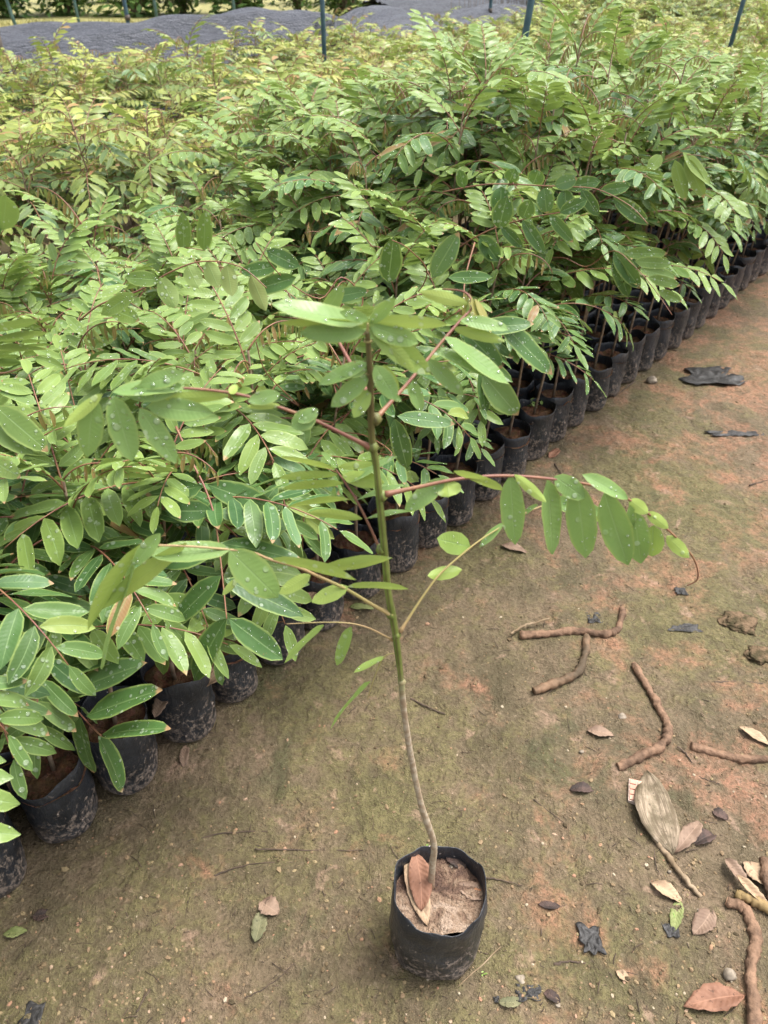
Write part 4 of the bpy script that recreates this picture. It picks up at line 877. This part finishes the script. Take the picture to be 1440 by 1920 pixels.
# on the lone bag's soil
def top_leaf(b, t, w_, col, label, z0, z1, **k): return ground_leaf(b, t, w_, col, label, zb=z0, z1=z1, **k)
top_leaf((779,1598),(790,1705),38,'red','long reddish dead leaf standing inside the lone bag', .197, .178, curl=-.1, fold=.35, pw=.7, jag=.03)
top_leaf((762,1610),(800,1732),34,'tan','pale brown dead leaf tucked under the reddish one in the lone bag', .186, .171, curl=.1, jag=.04)
top_leaf((856,1660),(905,1686),30,'pink','faded mauve leaf lying on soil of the lone bag', .174, .173, curl=.2, pw=.8)
top_leaf((872,1630),(836,1600),28,'dark','dark crumpled leaf behind the stem in the lone bag', .168, .170, curl=.3)
# leaves caught on the edge bags
for k, ((b, t, w_), lb) in enumerate(zip([((355,1290),(395,1240),40),((380,1290),(420,1250),36),((880,870),(905,852),26),((290,1345),(310,1300),24),((560,1135),(590,1110),26),((1145,520),(1160,505),16),((40,1440),(20,1480),26)],
    ['brown dead leaf on the bag under the long red-stalked leaf','second brown leaf beside it on the same bag','pale dead leaf in a bag right of the lone stem','grey-brown leaf stuck to an edge bag rim','tan leaf in a bag left of the lone stem','reddish leaf in a bag under the right-hand foliage','brown leaf in the leftmost visible bag'])):
    top_leaf(b, t, w_, ['red','tan','tan','pink','tan','red','pink'][k], lb, .150, .152)

PLAS = NM('black_plastic_scrap'); P = PLAS.obco(); a = PLAS.noise(P, 60, 4, .6, 1)
PLAS = PLAS.done(PLAS.bsdf(PLAS.mix(PLAS.rng(a,.4,.7), (.016,.015,.014), (.055,.052,.05)), .5, .25, PLAS.bump(a, .8, .004)))
def scrap(cx, cy, wx, wy, label, seed, crump=.008, col=None):
    c0 = G(cx, cy); r_ = np.random.RandomState(seed); sw = wx*depth(c0)/FPX/2; sh = wy*depth(c0)/FPX/2/.75
    n = 15; u = np.linspace(-1,1,n); Xs, Ys = np.meshgrid(u, u); an = np.arctan2(Ys, Xs)
    k = 1 + .7*vnoise(np.cos(an)*2.2+seed, np.sin(an)*2.2, seed)  # ragged outline
    x = Xs*sw*k; y = Ys*sh*k
    crump *= .5; z = .003 + crump*np.abs(vnoise(Xs*2.7+seed, Ys*2.7, seed+1))*2 + crump*.5*np.abs(vnoise(Xs*6, Ys*6+seed, seed+2))
    z = z + hground(c0[0]+x, c0[1]+y)-c0[2]
    m = MB(); m.add(np.stack([x,y,z],-1), grid_faces(n,n))
    o = obj('plastic_scrap', m, [col or PLAS], None, loc=c0, smooth=True); o.rotation_euler.z = 0
    md = o.modifiers.new('thickness','SOLIDIFY'); md.thickness=.0006; md.offset=0
    return tag(o, label, 'plastic scrap')
scrap(1332,708,104,46,'largest crumpled black plastic sheet scrap, lying far up the path', 3, .03)
scrap(1375,815,90,14,'narrow strip of black plastic below the largest scrap', 4, .012)
scrap(1108,1765,44,40,'square folded black plastic scrap on the path right of the bag', 5, .012)
scrap(1284,1180,54,14,'small black plastic strip between the roots and the dirt clod', 6, .012)
scrap(1276,1111,22,14,'tiny dark plastic chip above the black strip', 7, .008)
scrap(1114,1160,28,18,'small grey-black chip behind the reddish root', 8, .01)
scrap(990,1862,46,22,'crumpled dark plastic flake at the bottom, right of the bag', 9, .012)
scrap(1258,1745,24,20,'small slate-coloured plastic chip left of the thick root', 10, .006)
scrap(930,916+960,10,8,'speck of black plastic at the bottom of the frame', 14, .004)
scrap(60,1905,36,30,'greenish flat plastic flake at the bottom left', 15, .003)

# pink ribbed tile piece
tp = G(1200, 1490, .0); tw_ = 44*depth(tp)/FPX
TILE = mat_simple('tile_terracotta', (.42,.21,.15), (.52,.30,.22), 60, .75, .25, .4, .001); GRT = mat_simple('tile_groove', (.50,.38,.31), (.60,.48,.40), 60, .85, .2)
def box(m, c0, sx, sy, sz, mat=0, rz=0):
    v = np.array([[x,y,z] for z in (-1,1) for y in (-1,1) for x in (-1,1)], float)*[sx/2,sy/2,sz/2]; v = v@zrot(rz).T + c0
    m.add(v, [[0,2,3,1],[4,5,7,6],[0,1,5,4],[2,6,7,3],[0,4,6,2],[1,3,7,5]], mat=mat)
tr_ = empty('tile_fragment', tp, R(-16)); m = MB(); box(m, (0,0,.004), tw_, tw_*1.1, .010); obj('slab', m, [GRT], tr_, smooth=False)
m = MB()
for i in range(3):
    for j in range(4): box(m, ((i-1)*tw_/3*.97, (j-1.5)*tw_*1.1/4*.97, .0105), tw_/3*.82, tw_*1.1/4*.80, .003)
obj('raised_ribs', m, [TILE], tr_, smooth=False); tag(tr_, 'small pink terracotta tile piece with a raised grid', 'tile fragment')

# pebbles and clods one can pick out
PEB = mat_simple('pebble_pale', (.16,.13,.095), (.30,.25,.19), 60, .7, .3, .5, .001); CLOD = mat_simple('dirt_clod', (.05,.04,.02), (.15,.10,.06), 45, .9, .15, 1, .006)
BRK = mat_simple('clay_lump', (.26,.12,.06), (.33,.18,.10), 60, .85, .2, .8, .002)
def pebble(px, py, wpx, label, mat=PEB, zf=.6, z=None, name='pebble', cat='pebble', flat=.7, seed=1):
    c0 = G(px, py) if z is None else PZ(px, py, z); r_ = wpx/2*depth(c0)/FPX
    nl, nt_ = (10, 14) if wpx < 40 else (26, 40); la = np.linspace(.03, math.pi-.03, nl); lo = np.arange(nt_)*2*math.pi/nt_; A, B = np.meshgrid(la, lo, indexing='ij')
    d = np.stack([np.sin(A)*np.cos(B), np.sin(A)*np.sin(B), np.cos(A)],-1)
    k = 1 + .6*vnoise(d[...,0]*1.6+seed*3, d[...,1]*1.6+d[...,2], seed) + .2*vnoise(d[...,0]*4+seed, d[...,2]*4, seed+1) + (0 if wpx<40 else .3*vnoise(d[...,0]*9+d[...,2]*3, d[...,1]*9, seed+2)+.2*vnoise(d[...,0]*19, d[...,1]*19+d[...,2]*5, seed+2))
    m = MB(); m.add(d*k[...,None]*r_*[1,.8,flat], grid_faces(nl, nt_, True))
    return tag(obj(name, m, [mat], None, loc=c0+[0,0,r_*flat*.45]), label, cat)
for a_ in [(1368,1830,26,'whitish pebble near the large reddish dead leaf'),(975,1838,22,'round tan pebble right of the bag foot'),(1182,696,22,'white pebble beside the distant bags'),(1222,716,20,'second white pebble lying lower by the distant bags'),
  (1308,1690+20,12,'small grey pebble left of the thick root'),(1255,1605+30,8,'tiny pale pebble on the moss patch'),(1090,1470-60,9,'tiny white pebble in the middle of the path'),(1165,1345,16,'flat pale pebble above the hook root tail'),(1045,1915-30,11,'small cream pebble at the bottom edge')]:
    pebble(a_[0], a_[1], a_[2], a_[3], seed=int(a_[0]))
pebble(1385,1170,70,'mossy dirt clod at the right border', CLOD, name='dirt_clod', cat='clod', flat=.24, seed=5)
pebble(1430,1230,60,'broken dark dirt clod below the mossy one', CLOD, name='dirt_clod', cat='clod', flat=.2, seed=6)
pebble(892,1676,22,'orange clay lump on the soil of the lone bag', BRK, z=.171, name='clay_lump', cat='clay lump', seed=8)
pebble(846,1625,9,'white grain on the dark soil behind the stem of the lone bag', PEB, z=.168, seed=9)

# countless crumbs on the path
cr = np.random.RandomState(3); CRM = NM('soil_crumbs'); g_ = CRM.n('NewGeometry')
CRM = CRM.done(CRM.bsdf(CRM.ramp(g_.outputs['Random Per Island'], [(0,(.06,.045,.025)),(.3,(.14,.10,.055)),(.6,(.21,.145,.085)),(.8,(.24,.185,.10)),(.93,(.29,.16,.10)),(.985,(.36,.30,.21))]), .85, .2))
m = MB(); la = np.array([.05, .9, 2.0]); lo = np.arange(5)*2*math.pi/5; A, B = np.meshgrid(la, lo, indexing='ij'); unit = np.stack([np.sin(A)*np.cos(B), np.sin(A)*np.sin(B), np.cos(A)],-1).reshape(-1,3)
cnt = 0
while cnt < 4000:
    px, py = cr.uniform(-40,1480), 2000 - (cr.uniform(0,1)**1.3)*1500
    p = PZ(px, py); q = to_q(p[0], p[1])
    if q > .06 or p[1] > 5: continue
    if vnoise(np.array([p[0]*5]), np.array([p[1]*5]), 71)[0] < cr.uniform(-.6,.35): continue
    r_ = abs(cr.normal(0, .0016))+.0007; k = 1+.5*(cr.rand(len(unit),1)-.5)
    z = float(hground(p[0],p[1])+hfine(p[0],p[1]))
    m.add(unit*k*r_*[cr.uniform(.8,1.7),1,.7]@zrot(cr.uniform(0,6.3)).T + [p[0],p[1],z+r_*.2], grid_faces(3,5,True)); cnt += 1
tag(obj('soil_crumbs', m, [CRM], smooth=False), 'crumbs of soil and grit scattered over the path', 'soil crumbs', kind='stuff')
# fine plant debris: rootlets and stalk bits
m = MB()
for _ in range(1300):
    px, py = cr.uniform(-40,1480), 2000 - (cr.uniform(0,1)**1.2)*1350
    p = PZ(px, py)
    if to_q(p[0],p[1]) > .05: continue
    z = float(hground(p[0],p[1])+hfine(p[0],p[1])); a = cr.uniform(0,6.3); l_ = cr.uniform(.003,.012) if cr.rand()<.7 else cr.uniform(.012,.04); bnd = cr.uniform(-.4,.4)
    pts = [np.array([p[0],p[1],z+.001]) + l_*np.array([math.cos(a+bnd*f)*f, math.sin(a+bnd*f)*f, 0]) for f in (0,.5,1)]
    add_tube(m, pts, cr.uniform(.0003,.0009), 4)
tag(obj('fine_debris', m, [TWIG]), 'fine dark rootlets and stalk bits strewn on the path', 'debris', kind='stuff')
# small weeds
for k, (px, py, z, sz, lb) in enumerate([(1000,765,.15,.02,'tiny weed growing in an edge bag under the right-hand foliage'),(800,1600,.172,.009,'tiny green moss sprout behind the stem of the lone bag'),(905,1826,0,.006,'single tiny green sprout at the foot of the lone bag'),(1265,1718,0,.006,'tiny pale green sprout on the wilted leaf')]):
    c0 = PZ(px,py,z) if z else G(px,py,.003); m = MB(); r_ = random.Random(k)
    for q in range(12 if sz>.007 else 4):
        a = r_.uniform(0,6.28); add_leaf(m, (r_.gauss(0,sz*.5), r_.gauss(0,sz*.5), r_.uniform(0,sz*1.2)), (math.cos(a),math.sin(a),.7), (0,0,1), sz*r_.uniform(.6,1), sz*.5, 3, 1, .2, .4, T=(.3,0,0))
    tag(obj('weed', m, [LEAF_HERO], None, loc=c0), lb, 'weed')
